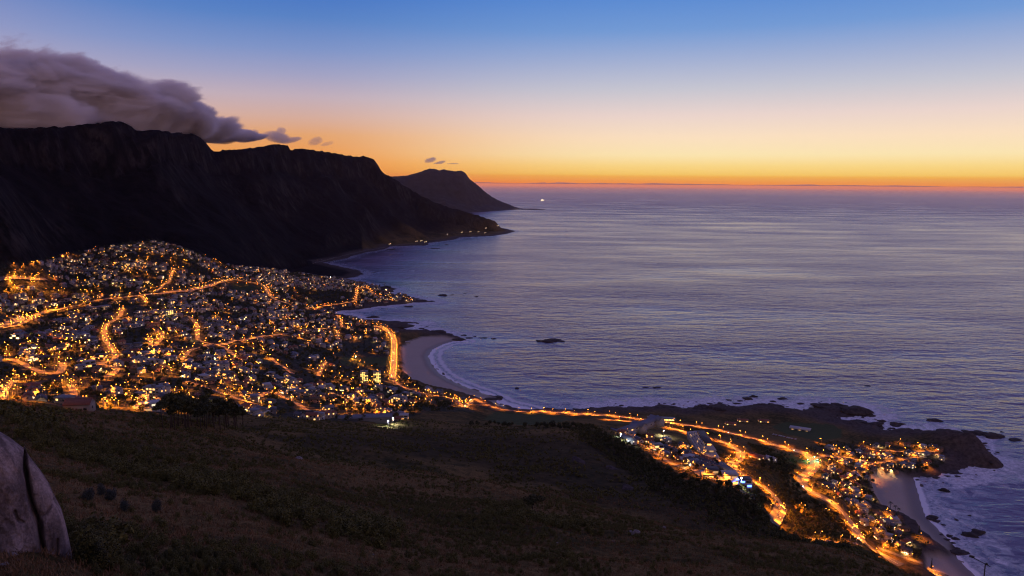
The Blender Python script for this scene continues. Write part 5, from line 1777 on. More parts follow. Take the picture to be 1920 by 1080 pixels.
M_GRANITE = granite('granite', (0.56, 0.44, 0.40, 1), (0.20, 0.155, 0.145, 1), 1.0)
M_COASTROCK = granite('wet_coast_granite', (0.085, 0.072, 0.068, 1), (0.035, 0.030, 0.029, 1), 0.25)
M_PALEROCK = granite('pale_field_rock', (0.36, 0.31, 0.29, 1), (0.18, 0.15, 0.14, 1), 1.4)
# outline of the rock face seen in the photo, turned into a swollen slab of real thickness at 64 m
RD = 66.0
OUT = [(-150, 1110), (-150, 800), (-90, 792), (-40, 800), (0, 818), (22, 831), (48, 850), (64, 872), (80, 892), (95, 915), (106, 940), (117, 960), (124, 985), (130, 1012), (135, 1038), (136, 1058), (133, 1075), (128, 1110)]
CRACK = [(52, 848), (47, 862), (46, 876), (50, 895), (53, 918), (58, 938), (65, 955), (71, 972), (73, 995), (77, 1015), (82, 1040), (84, 1062), (86, 1110)]


def face_point(u, v):
    p = ray(np.array(float(u)), np.array(float(v)))
    return p * (RD / math.hypot(p[0], p[1])) + np.array([0, 0, CAM_Z])


fc = face_point(-10, 960)
fwd = np.array([fc[0], fc[1], 0]); fwd /= np.linalg.norm(fwd)
rgt = np.array([fwd[1], -fwd[0], 0])


def face2d(u, v):
    d = face_point(u, v) - fc
    return float(d @ rgt), float(d[2])


poly2 = np.array([face2d(*p) for p in OUT])
crack2 = [face2d(*p) for p in CRACK]
seams = [[face2d(*p) for p in [(100, 935), (104, 943), (112, 950), (118, 957)]], [face2d(*p) for p in [(72, 960), (84, 955), (98, 938)]],
         [face2d(*p) for p in [(25, 940), (30, 955), (40, 960)]], [face2d(*p) for p in [(104, 1000), (103, 1030), (104, 1056)]]]
na, nb_ = 420, 420
gx2 = np.linspace(poly2[:, 0].min() - 0.1, poly2[:, 0].max() + 0.1, na)
gz2 = np.linspace(poly2[:, 1].min() - 0.1, poly2[:, 1].max() + 0.1, nb_)
AX, AZ = np.meshgrid(gx2, gz2, indexing='ij')
ed = seg_dist(AX, AZ, [tuple(p) for p in poly2], True)
inn = in_poly(AX, AZ, poly2)
thick_ = np.where(inn, np.sqrt(np.clip(1 - (1 - np.clip(ed / 3.2, 0, 1)) ** 2, 0, 1)) * 3.4, 0.0)
dcr = seg_dist(AX, AZ, crack2)
thick_ -= 1.7 * np.exp(-(dcr / 0.15) ** 2) + 0.4 * np.exp(-(dcr / 0.9) ** 2)
rightside = np.interp(AZ, [p[1] for p in crack2[::-1]], [p[0] for p in crack2[::-1]]) < AX
thick_ += np.where(rightside, -0.45, 0.0) * np.clip(ed / 1.2, 0, 1)
for s_ in seams:
    thick_ -= 0.38 * np.exp(-(seg_dist(AX, AZ, s_) / 0.10) ** 2)
thick_ += inn * (0.30 * fbm(AX / 2.2, AZ / 3.5, 4, 201) + 0.14 * fbm(AX / 0.55, AZ / 0.9, 4, 202)) * np.clip(ed / 1.0, 0.1, 1)
rim = 0.05 * fbm(AX / 0.7, AZ / 0.7, 3, 203)
tilt_ = (AZ - gz2[0]) * 0.06
front = fc + AX[..., None] * rgt + AZ[..., None] * np.array([0, 0, 1.0]) + (tilt_ - thick_ + rim)[..., None] * fwd
backp = fc + AX[..., None] * rgt + AZ[..., None] * np.array([0, 0, 1.0]) + (tilt_ + 0.02 + rim + np.where(inn, np.sqrt(np.clip(1 - (1 - np.clip(ed / 4.5, 0, 1)) ** 2, 0, 1)) * 5.0, 0))[..., None] * fwd
ff = grid_faces(na, nb_)
fk = inn.ravel()[ff].all(1)
ff = ff[fk]
V_ = np.concatenate([front.reshape(-1, 3), backp.reshape(-1, 3)])
bb_ = ff[:, ::-1] + na * nb_
# close the rim: stitch boundary edges of front and back
from collections import Counter
ec = Counter()
for f in ff:
    for a, b in zip(f, np.roll(f, -1)):
        ec[(min(a, b), max(a, b))] += 1
bnd = [(a, b) for f in ff for a, b in zip(f, np.roll(f, -1)) if ec[(min(a, b), max(a, b))] == 1]
st = np.array([(b, a, a + na * nb_, b + na * nb_) for a, b in bnd])
F_ = np.concatenate([ff, bb_, st])
V_, F_, _ = drop_unused(V_, F_, {})
bo = obj('boulder', mesh_np('boulder', V_, F_, M_GRANITE, smooth=True))
tag(bo, 'huge pale granite boulder split by a dark vertical crack', 'boulder')


def rock_mesh(name, rng, m, flat=0.6, sub=3, rough=0.35):
    import bmesh
    bm = bmesh.new()
    bmesh.ops.create_icosphere(bm, subdivisions=sub, radius=1.0)
    co = np.array([v.co[:] for v in bm.verts])
    o_ = rng.uniform(0, 50, 2)
    n_ = fbm(co[:, 0] * 1.1 + o_[0] + co[:, 2], co[:, 1] * 1.1 + o_[1] - co[:, 2] * 0.7, 4, int(rng.integers(1000)))
    for pl in range(4):
        d = rng.normal(size=3); d /= np.linalg.norm(d)
        q = co @ d
        co = co - np.maximum(q - rng.uniform(0.55, 0.85), 0)[:, None] * d * 0.85
    co = co * (1 + rough * n_[:, None])
    co[:, 2] *= flat
    fs = np.array([[v.index for v in f.verts] for f in bm.faces])
    bm.free()
    return mesh_np(name, co, fs, m, smooth=False)


rr = np.random.default_rng(77)
FIELD_ROCKS = [rock_mesh('rock', rr, M_PALEROCK, 0.6, 3) for _ in range(5)]
COAST_ROCKS = [rock_mesh('coast_rock', rr, M_COASTROCK, 0.5, 3, 0.45) for _ in range(6)]
RK = []
for (u, v, wpx, words) in [(1192, 1003, 24, 'pale split rock on the slope near its right end'), (1180, 998, 10, 'small pale rock left of the split rock'), (560, 861, 17, 'long pale stone lying beside the faint path'), (716, 922, 4, 'small pale stone above the middle of the slope'),
                           (798, 938, 4, 'white stone on the slope above the thicket end'), (770, 955, 5, 'tiny white stone left of the triangular stone'), (880, 956, 6, 'white triangular stone on the slope'), (936, 961, 5, 'pale stone left of the lone tree'), (950, 972, 6, 'flat pale stone below the lone tree'), (978, 969, 7, 'pale stone pair at the foot of the lone tree'),
                           (22, 1044, 20, 'grey rock in front of the big boulder'), (8, 1060, 16, 'low grey rock at the left edge by the boulder'), (35, 1052, 12, 'small rock beside the grey rock before the boulder'), (1245, 990, 8, 'thin pale rock far right on the near ridge'), (1265, 988, 6, 'pale chip of rock on the ridge skyline'),
                           (700, 1040, 5, 'small stone in the heath at the bottom'), (1020, 1003, 6, 'whitish stone right of the lone tree'), (1045, 1018, 5, 'whitish stone on the lower right heath'), (1150, 1016, 7, 'grey stone left below the split rock'), (457, 938, 5, 'pale stone inside the thicket'), (84, 858, 7, 'pale stone behind the boulder top')]:
    p = hit(u, v)[0]
    s = wpx * p[3] / F_PX * 0.5
    o = obj('rock', FIELD_ROCKS[len(RK) % 5], loc=(p[0], p[1], p[2] + s * 0.1), rz=float(rr.uniform(0, 6.28)))
    o.scale = (s, s * 0.8, s * 0.9)
    tag(o, words, 'rock', 'pale rocks on the near slope')
    RK.append(o)
# bare rock slabs on the second spur
M_SLAB = granite('weathered_slab_rock', (0.11, 0.088, 0.085, 1), (0.045, 0.037, 0.036, 1), 0.6)
SLABS = [rock_mesh('rock_slab', rr, M_SLAB, 0.5, 3, 0.45) for _ in range(2)]
for (u, v, wpx, words) in [(1083, 866, 26, 'long bare rock slab on the dark spur, the upper one'), (1150, 880, 22, 'bare rock slab on the dark spur, the middle one'), (1178, 918, 26, 'bare rock slab on the dark spur, the lowest one'), (1208, 895, 14, 'small bare slab right of the middle slab')]:
    p = hit(u, v)[0]
    s = wpx * p[3] / F_PX * 0.5
    o = obj('rock_slab', SLABS[len(RK) % 2], loc=(p[0], p[1], p[2] - s * 0.05), rz=-0.6)
    o.scale = (s * 1.25, s * 0.8, s * 0.28)
    o.rotation_euler = (0.25, 0.25, -0.5)
    tag(o, words, 'rock', 'bare rock slabs on the dark spur')
    RK.append(o)

# ------------------------------------------------------------------ rocks in the surf
CR = []
for (u, v, wpx, flat) in [(1036, 639, 34, .42), (1014, 640, 20, .35), (1024, 640, 16, .3), (1052, 640, 14, .3), (830, 554, 16, .7), (848, 553, 10, .4), (872, 550, 6, .5), (893, 556, 6, .6), (969, 728, 8, .9), (700, 595, 22, .4), (766, 575, 16, .3), (858, 638, 20, .3), (880, 634, 12, .5), (905, 634, 14, .3), (925, 635, 10, .3), (870, 629, 10, .6), (890, 631, 6, .6),
                          (702, 511, 9, .5), (816, 466, 16, .3), (837, 459, 7, .4), (732, 468, 18, .25), (1000, 393, 40, .12), (968, 391, 8, .3), (1628, 724, 14, .3), (1232, 727, 14, .3), (1210, 727, 10, .3),
                          (1400, 748, 18, .8), (1413, 744, 14, .8), (1449, 753, 10, .6), (1470, 748, 26, .5), (1388, 752, 10, .6), (1380, 757, 12, .5), (1365, 750, 10, .4), (1350, 756, 12, .4), (1500, 757, 12, .4), (1430, 763, 26, .5), (1455, 764, 22, .4), (1330, 757, 10, .4),
                          (1540, 764, 40, .35), (1570, 764, 34, .4), (1600, 773, 46, .4), (1625, 779, 34, .4), (1610, 793, 26, .4), (1640, 797, 28, .4), (1652, 790, 14, .7), (1680, 796, 26, .4), (1750, 788, 22, .3), (1756, 810, 22, .4), (1768, 808, 20, .6), (1740, 815, 14, .4), (1820, 812, 30, .4), (1838, 813, 26, .5), (1860, 818, 30, .5), (1878, 820, 16, .4), (1905, 825, 18, .4),
                          (1845, 832, 10, .6), (1851, 843, 8, .5), (1690, 795, 14, .3), (1720, 806, 12, .3), (1880, 810, 10, .3), (1240, 768, 14, .4), (1080, 768, 14, .5), (1110, 766, 12, .5), (1320, 770, 36, .6), (1345, 771, 26, .5), (1265, 771, 18, .4), (920, 749, 20, .5), (935, 747, 12, .5), (940, 758, 8, .4),
                          (1833, 999, 24, .75), (1816, 1003, 22, .6), (1806, 1004, 8, .5), (1750, 972, 22, .6), (1757, 978, 12, .4), (1768, 984, 8, .4), (1780, 1005, 12, .5), (1790, 1010, 12, .5), (1795, 1030, 20, .6), (1800, 1037, 26, .5), (1810, 1036, 10, .4), (1775, 1012, 10, .4), (1765, 1003, 7, .4), (1786, 1018, 8, .4), (1722, 900, 12, .3), (1756, 896, 12, .4), (1776, 893, 9, .4), (1738, 894, 9, .4), (1800, 888, 9, .4),
                          (808, 565, 12, .3), (782, 560, 14, .4), (762, 556, 12, .4), (742, 618, 30, .4), (790, 616, 12, .4), (800, 613, 8, .4), (820, 626, 30, .4), (838, 631, 20, .4)]:
    p = at_z(np.array(float(u)), np.array(float(v)), 0.0)
    d_ = math.hypot(*p)
    s = wpx * d_ / F_PX * 0.5
    zt = max(float(terrain_z(*p)) if d_ < 9000 else 0.0, 0.0)
    o = obj('coast_rock', COAST_ROCKS[len(CR) % 6], loc=(p[0], p[1], zt - s * flat * 0.10))
    o.rotation_euler = (0, 0, float(rr.uniform(-0.4, 0.4)))
    hpx = min(flat, 0.9) * wpx * 0.34
    o.scale = (s, s * 0.75, max(min(s * flat, 0.22 * s + 5.0), 0.8))
    CR.append((o, ('broad low' if wpx > 24 else 'mid-sized' if wpx > 11 else 'small') + ' dark wave-washed rock', float(u), float(v)))
SEA_MARKS = [(1033, 639, 'the largest islet off the curved beach'), (848, 552, 'the islets off the far point'), (885, 632, 'the rocky spit beyond the curved beach'), (700, 595, 'the little inlet'), (780, 570, 'the tip of the far point'), (820, 625, 'the dark bank behind the curved beach'), (969, 728, 'the curved bay'), (930, 750, 'the near end of the curved beach'),
             (760, 463, 'the shore under the mountain'), (1000, 393, 'the foot of the far headland'), (1220, 727, 'the middle of the swell offshore'), (1395, 750, 'the reef off the flat shore'), (1480, 752, 'the flat shore opposite the lawn'), (1560, 765, 'the long black ledges'), (1620, 785, 'the cove beside the ledges'), (1680, 797, 'the channel before the rocky point'), (1760, 808, 'the outer side of the rocky point'), (1850, 816, 'the long reef off the rocky point'), (1848, 838, 'the tip of the rocky point'),
             (1100, 767, 'the shore below the long green field'), (1260, 768, 'the shore behind the yellow pavilion'), (1335, 768, 'the shore right of the yellow pavilion'), (1825, 1001, 'the pair of black rocks in the right bay'), (1752, 975, 'the lower end of the small beach'), (1785, 1010, 'the strip of rocks below the small beach'), (1800, 1035, 'the rocks by the lowest sand'), (1740, 895, 'the inner side of the rocky point'), (1628, 724, 'the open sea on the right'), (1905, 825, 'the right edge'), (702, 511, 'the bay under the mountain')]
_rs = np.random.default_rng(303)
_n0 = 0
while _n0 < 95:
    k_c = int(_rs.integers(9, 48))
    (xa, ya), (xb, yb) = COAST[k_c], COAST[k_c + 1]
    t_ = _rs.uniform()
    off_ = abs(_rs.normal(0, 26)) - 4
    nx_, ny_ = yb - ya, -(xb - xa)
    L_n = math.hypot(nx_, ny_) + 1e-6
    x_, y_ = xa + (xb - xa) * t_ + nx_ / L_n * off_ + _rs.normal(0, 6), ya + (yb - ya) * t_ + ny_ / L_n * off_ + _rs.normal(0, 6)
    if float(seg_dist(np.array([x_]), np.array([y_]), [tuple(p) for p in BEACH2], True)[0]) < 25:
        continue
    s = float(np.exp(_rs.normal(0.9, 0.5)))
    zt = max(float(terrain_z(x_, y_)), 0.0)
    o = obj('coast_rock', COAST_ROCKS[_n0 % 6], loc=(x_, y_, zt - 0.1 * s), rz=float(_rs.uniform(0, 6.28)))
    o.scale = (s, s * 0.8, s * float(_rs.uniform(0.5, 0.9)))
    uu, vv_ = project(x_, y_, zt)
    CR.append((o, ('blocky' if _n0 % 3 else 'pointed') + ' little black rock', float(uu), float(vv_)))
    _n0 += 1
MARKS = SEA_MARKS
MARK_XY = np.array([(a, b * 2.0) for a, b, _ in MARKS])
unique_labels([(o, lab, u, v, 'rock') for o, lab, u, v in CR], 'rocks along the shore')
# ------------------------------------------------------------------ buildings one can pick out
MARKS, MARK_XY = _town_marks, _town_xy


def landmark(name, ps, u, v, rz, label, cat='building', dz=0.0, group=None):
    p = hit(u, v)[0]
    o = build_thing(name, proto_meshes(ps), (p[0], p[1], p[2] + dz), rz)
    tag(o, label, cat, group)
    return o, p


def facing(u, v):
    """heading that turns a front (-y) towards the viewpoint side of the slope"""
    p = hit(u, v)[0]
    return math.atan2(p[0], p[1]) * -1.0


lr_ = np.random.default_rng(42)
tower_lit = ('yellow', 'yellow', 'dark', 'yellow', 'dim')
for u, v, w_, lab in [(683, 716, 15, 'taller left one of the twin tower blocks with rows of yellow windows'), (707, 716, 15, 'right one of the twin tower blocks with rows of yellow windows')]:
    landmark('tower_block', block_house(w_, 12, 7, 'cream', tower_lit, 5, lr_), u, v, facing(u, v), lab, group='twin tower blocks')
for u, v, n_, lab in [(37, 563, 5, 'pale five-storey block of flats above the mountain road, leftmost of three'), (55, 580, 3, 'low pale block of flats below the five-storey block'), (72, 570, 4, 'pale block of flats above the mountain road, rightmost of three')]:
    landmark('apartment_block', block_house(26, 12, n_, 'white', ('dark', 'dark', 'dim', 'warm', 'dark'), 6, lr_), u, v, facing(u, v) + 0.4, lab, group='pale blocks of flats by the mountain road')
landmark('hall', block_house(42, 16, 3, 'grey', ('dark', 'dim', 'dim', 'dark'), 9, lr_), 188, 582, facing(188, 582) + 0.5, 'long grey hall with rows of windows beside the bend of the mountain road')
landmark('hall', block_house(30, 14, 3, 'cream', ('warm', 'dark', 'yellow'), 7, lr_), 310, 590, facing(310, 590) + 0.45, 'cream three-storey hall with lit windows in the upper middle of town')
landmark('house', flat_house(24, 14, 7, 'white', 'white', ('dark', 'dim', 'dark', 'white')), 276, 768, facing(276, 768) + 0.1, 'white flat-roofed villa alone below the town, left of the pine grove', 'house')
landmark('house', gable_house(14, 9, 4.4, 2.6, 'cream', 'red', ('amber', 'dark', 'dark'), 1), 150, 768, facing(150, 768) - 0.4, 'dark-red gabled house standing on the edge of the slope, far left', 'house')

# long shed with a grey roof at the foot of town
landmark('shed', gable_house(82, 15, 4.0, 3.0, 'grey', 'grey', ('dark', 'dim', 'dark'), 1, False), 672, 787, facing(672, 787) - 0.05, 'very long low shed with a blue-grey roof at the foot of town')


def along(u0, v0, u1, v1):
    a, b = hit(u0, v0)[0], hit(u1, v1)[0]
    return math.atan2(b[1] - a[1], b[0] - a[0]), math.hypot(b[0] - a[0], b[1] - a[1]), a, b


# school: one long pitched roof with cross gables
ang, ln_, a_, b_ = along(1110, 800, 1232, 814)
sp = gable_house(ln_, 13, 5.5, 3.4, 'white', 'grey', ('dark', 'dim', 'dark', 'dark', 'warm'), 1, False)
for k in range(14):
    x = -ln_ / 2 + (k + 0.5) * ln_ / 14
    for fc_, y in (('f', -6.5), ('b', 6.5)):
        if abs(x - (-ln_ / 3)) > 3.5 and abs(x) > 3.5 and abs(x - ln_ / 3) > 3.5:
            sp.append(window(x, y, 3.0, 3.0, 1.4, fc_, M_WIN[('dark', 'dim', 'dark', 'warm')[k % 4]]))
for fx_ in (-0.46, -0.16, 0.18, 0.46):
    g_ = MB()
    x0 = fx_ * ln_
    for s in (-1, 1):
        g_.add([(x0 + s * 7, -12, 5.2), (x0 + s * 7, 8.5, 5.2), (x0, 8.5, 9.4), (x0, -12, 9.4), (x0 + s * 7, -12, 5.5), (x0 + s * 7, 8.5, 5.5), (x0, 8.5, 9.7), (x0, -12, 9.7)], hq)
    sp.append(part('gable_roof', g_, M_ROOF['grey']))
    w2 = MB().box(x0 - 6.2, x0 + 6.2, -11.2, 7.6, -5, 5.3).add([(x0 - 6.2, -11.2, 5.3), (x0 + 6.2, -11.2, 5.3), (x0, -11.2, 9.2)], [], [(0, 1, 2)])
    sp.append(part('wing', w2, M_WALL['white']))
mid = (a_ + b_) / 2
o = build_thing('school', proto_meshes(sp), (mid[0], mid[1], float(terrain_z(mid[0], mid[1])) + 1.0), ang)
tag(o, 'long school building with a pale grey roof and four cross gables', 'school')

# stepped terrace of flats: storeys set back one above the other, a white slab on each
ang, L_, T0, T1 = along(1300, 834, 1347, 866)
L_ *= 1.05
ps = []
for s in range(5):
    x0, x1 = -L_ / 2 + s * L_ * 0.055, L_ / 2 - s * L_ * 0.11
    y0, y1 = -8.0 + s * 1.7, 8.0 - s * 0.3
    z0 = s * 3.1
    ps.append(part('storey', MB().box(x0, x1, y0, y1, z0 - (7 if s == 0 else 0), z0 + 2.8), M_WALL['white']))
    sl = MB().box(x0 - 0.8, x1 + 1.2, y0 - 1.3, y1 + 1.0, z0 + 2.803, z0 + 3.097)
    for x in np.linspace(x0, x1, 8):
        sl.box(x - 0.12, x + 0.12, y0 - 1.2, y0 - 0.05, z0 + 0.003, z0 + 2.8)
    ps.append(part('floor_slab', sl, M_ROOF['white'] if s < 4 else M_ROOF['dark']))
    for k in range(7):
        xw = x0 + (k + 0.5) * (x1 - x0) / 7
        ps.append(window(xw, y0, z0 + 0.3, (x1 - x0) / 7 * 0.6, 2.1, 'f', M_WIN[('amber', 'dark', 'dim', 'dark', 'dark', 'warm')[int(lr_.integers(6))]]))
        ps.append(window(xw, y1, z0 + 0.8, 1.8, 1.4, 'b', M_WIN[('dim', 'dark', 'dark', 'warm', 'dark')[int(lr_.integers(5))]]))
    ps.append(window(x1, (y0 + y1) / 2, z0 + 0.5, 5.0, 1.9, 'r', M_WIN[('dim', 'amber', 'dark')[s % 3]]))
mx, my = (T0[0] + T1[0]) / 2, (T0[1] + T1[1]) / 2
o = build_thing('terrace_flats', proto_meshes(ps), (mx, my, float(terrain_z(mx, my)) + 0.5), ang)
tag(o, 'stepped terrace of pale flats with white balcony slabs beside the hairpin', 'flats')

# villas at the end of the lane, one lit blue
landmark('villa', flat_house(17, 11, 7.5, 'white', 'dark', ('blue', 'dark', 'blue', 'dark')), 1392, 910, facing(1392, 910) + 0.35, 'modern villa with blue-lit glass under a dark roof', 'villa')
landmark('villa', flat_house(15, 11, 8.0, 'white', 'white', ('dim', 'dark', 'amber', 'dim')), 1364, 904, facing(1364, 904) + 0.3, 'white modern villa with warm windows, left of the blue-lit one', 'villa')
landmark('villa', flat_house(14, 10, 7.5, 'cream', 'dark', ('dim', 'amber', 'dark', 'dim')), 1330, 894, facing(1330, 894) + 0.3, 'cream modern villa two plots left of the blue-lit one', 'villa')
BLUE_L = spot('blue_facade_light', (0.12, 0.2, 1.0), 16000, 160, 0.8)
p = hit(1383, 914)[0]
l_ = bpy.data.objects.new('blue_facade_light', BLUE_L); COL.objects.link(l_); l_.location = (p[0], p[1] - 2, p[2] + 9)

# glowing pavilion on the coast road, and low buildings round the lawn
pav = [part('wall', MB().box(-24, 24, -6, 6, -3, 3.4), M_WALL['cream']), part('roof', MB().box(-25.5, 25.5, -7.5, 7.5, 3.403, 3.8), M_ROOF['grey'])]
for k in range(9):
    pav.append(window(-20 + k * 5, -6, 0.3, 4.2, 2.6, 'f', M_WIN['yellow' if k not in (4,) else 'dark']))
o, p = landmark('pavilion', pav, 1240, 787, facing(1240, 787) + 0.1, 'low pavilion with a glowing yellow glass front by the coast road')
landmark('clubhouse', [part('wall', MB().box(-17, 17, -7, 7, -3, 3.2), M_WALL['grey']), part('roof', MB().box(-18, 18, -8, 8, 3.203, 3.6), M_ROOF['white'])] + [window(-12 + 6 * k, -7, 0.6, 3.4, 1.6, 'f', M_WIN['dark' if k % 2 else 'dim']) for k in range(5)],
         1500, 806, facing(1500, 806) - 0.1, 'low clubhouse with a flat white square roof on the lawn', 'building')
for u, v, lab in [(1393, 790, 'dark low restaurant with red lights by the lawn'), (1370, 796, 'low restaurant roof by the coast road, left of the red-lit one'), (1432, 791, 'small low building with a lit front left of the lawn')]:
    landmark('restaurant', hip_house(20, 11, 3.2, 2.2, 'cream', 'red', ('yellow', 'warm', 'amber')), u, v, facing(u, v) + 0.2, lab, 'building')
landmark('beach_kiosk', gable_house(12, 7, 3.4, 1.5, 'white', 'white', ('dark', 'dim'), 1, False), 764, 643, facing(764, 643), 'small white kiosk at the far end of the curved beach', 'kiosk')
landmark('house', gable_house(13, 9, 5.0, 3.0, 'white', 'white', ('dark', 'dim', 'white'), 2), 1445, 866, facing(1445, 866) - 0.5, 'white gabled house alone between the two roads', 'house')
landmark('house', hip_house(18, 11, 4.0, 2.5, 'cream', 'red', ('white', 'amber', 'warm')), 1418, 859, facing(1418, 859) - 0.3, 'red-roofed house with white lights between the two roads', 'house')

# houses far along the mountain shore, a few lit specks
for u, v, lab in [(781, 453, 'left of the cluster of lit houses on the far shore'), (790, 452, 'brightest of the cluster of lit houses on the far shore'), (798, 454, 'right of the cluster of lit houses on the far shore'), (731, 458, 'single lit house on the far shore road'), (866, 436, 'lit house left of the far cape'), (882, 435, 'lit house on the far cape, second from left'), (897, 435, 'lit house on the far cape, third from left'), (911, 428, 'highest lit house on the far cape'), (910, 437, 'lower lit house on the far cape'), (933, 424, 'last lit house near the tip of the far cape'), (838, 440, 'reddish lit house on the far shore')]:
    ps = flat_house(16, 11, 6.4, 'white', 'grey', ('warm', 'dark', 'dark', 'white', 'dark'))
    for q in ps:
        if q[0] == 'window' and q[2] is not M_WIN['dark']:
            q[2] = M_WIN_FAR
    landmark('house', ps, u, v, facing(u, v), lab, 'house', group='lit houses on the far shore')

# floodlights
for u, v, lab in [(728, 802, 'dazzling white floodlight at the foot of town'), (737, 796, 'second white floodlight right above the dazzling one'), (620, 523, 'white floodlight on the far headland shore'), (1164, 827, 'white floodlight left of the villas'), (1244, 818, 'greenish-white floodlight at the end of the school roof'), (1389, 913, 'white floodlight below the blue-lit villa'), (667, 675, 'white floodlight at the left end of the dark sports pitch'), (252, 531, 'bright lamp over the floodlit yard in the upper town')]:
    p = hit(u, v)[0]
    o = obj('floodlight', None, loc=tuple(p[:3]))
    k_f = 1.0 if p[3] < 1200 else 1.5
    obj('pole', pole, o)
    h_ = obj('lamp_head', MB().box(-0.7, 0.7, -0.3, 0.3, 8.2, 9.0).mesh('lamp_head', M_DARKMETAL), o)
    obj('bulb', MB().ball((0, -0.6, 8.5), 0.42 * k_f, 8, 5).mesh('bulb', M_BULBW if u != 252 else M_BULBFAR, smooth=True), h_)
    l_ = bpy.data.objects.new('flood_light', WHITE_L if u != 252 else SODIUM_FAR); COL.objects.link(l_); l_.parent = h_; l_.location = (0, -0.8, 8.0)
    tag(o, lab, 'floodlight', 'floodlights')

# traffic lights at the bend of the coast road
M_GREEN = mat('green_signal_lens', (0.0, 0.2, 0.1), 0.3, emit=(0.05, 1.0, 0.55), strength=40.0)
GREEN_L = bpy.data.lights.new('green_signal_light', 'POINT'); GREEN_L.energy = 5000; GREEN_L.color = (0.05, 1.0, 0.5); GREEN_L.shadow_soft_size = 0.0
for u, v, lab in [(1514, 866, 'green traffic light on the left side of the bend'), (1527, 861, 'green traffic light on the right side of the bend, the farther one'), (1532, 866, 'green traffic light on the right side of the bend, the nearer one')]:
    p = hit(u, v)[0]
    o = obj('traffic_light', None, loc=tuple(p[:3]), rz=facing(u, v))
    obj('pole', MB().tube((0, 0, -0.5), (0, 0, 4.6), 0.09).mesh('pole', M_DARKMETAL), o)
    h_ = obj('signal_head', MB().box(-0.25, 0.25, -0.14, 0.16, 3.5, 4.7).mesh('signal_head', M_DARKMETAL), o)
    obj('green_lens', MB().ball((0, -0.22, 3.75), 0.34, 8, 5).mesh('green_lens', M_GREEN, smooth=True), h_)
    obj('dark_lens', MB().ball((0, -0.16, 4.35), 0.13, 6, 4).mesh('dark_lens', M_WIN['dark'], smooth=True), h_)
    l_ = bpy.data.objects.new('green_light', GREEN_L); COL.objects.link(l_); l_.parent = h_; l_.location = (0, -0.9, 3.7)
    tag(o, lab, 'traffic light', 'green traffic lights')

# unlit pole with a crossarm standing on the near ridge, its foot below the picture
p = hit(1842, 1112)[0]
tv = (CAM_Z + polar(1842., 1057.)[1] * p[3]) - p[2]
pm = MB().tube((0, 0, -1), (0, 0, tv), 0.20, 0.15, 8)
o = obj('utility_pole', None, loc=tuple(p[:3]), rz=facing(1842, 1112) - 0.15)
obj('pole', pm.mesh('pole', M_DARKMETAL), o)
arm = obj('crossarm', MB().tube((-3.0, 0, tv + 0.9), (1.2, 0, tv - 0.2), 0.12, 0.12).mesh('crossarm', M_DARKMETAL), o)
obj('lamp_head', MB().box(-3.9, -2.7, -0.3, 0.3, tv + 0.85, tv + 1.35).mesh('lamp_head', M_DARKMETAL), arm)
obj('insulator', MB().ball((0.3, 0, tv + 0.25), 0.35, 6, 5).mesh('insulator', M_DARKMETAL), o)
tag(o, 'dark pole with a slanting crossarm in the bottom right corner', 'pole')

# ------------------------------------------------------------------ cars
CAR_PAINT = {'white': mat('white_car_paint', (0.55, 0.55, 0.56), 0.3, spec=0.5), 'silver': mat('silver_car_paint', (0.32, 0.33, 0.35), 0.3, metallic=0.5), 'red': mat('red_car_paint', (0.28, 0.03, 0.025), 0.3, spec=0.5), 'black': mat('black_car_paint', (0.02, 0.02, 0.022), 0.25, spec=0.5)}
M_TYRE = mat('tyre_rubber', (0.02, 0.02, 0.02), 0.9)
M_HEADL = mat('headlight_glow', (0.5, 0.5, 0.45), 0.2, emit=(1.0, 0.92, 0.75), strength=40.0)
M_TAILL = mat('tail_light_glow', (0.3, 0.02, 0.02), 0.3, emit=(1.0, 0.06, 0.03), strength=14.0)
M_HEADOFF = mat('headlight_glass', (0.4, 0.4, 0.42), 0.15, spec=0.6)


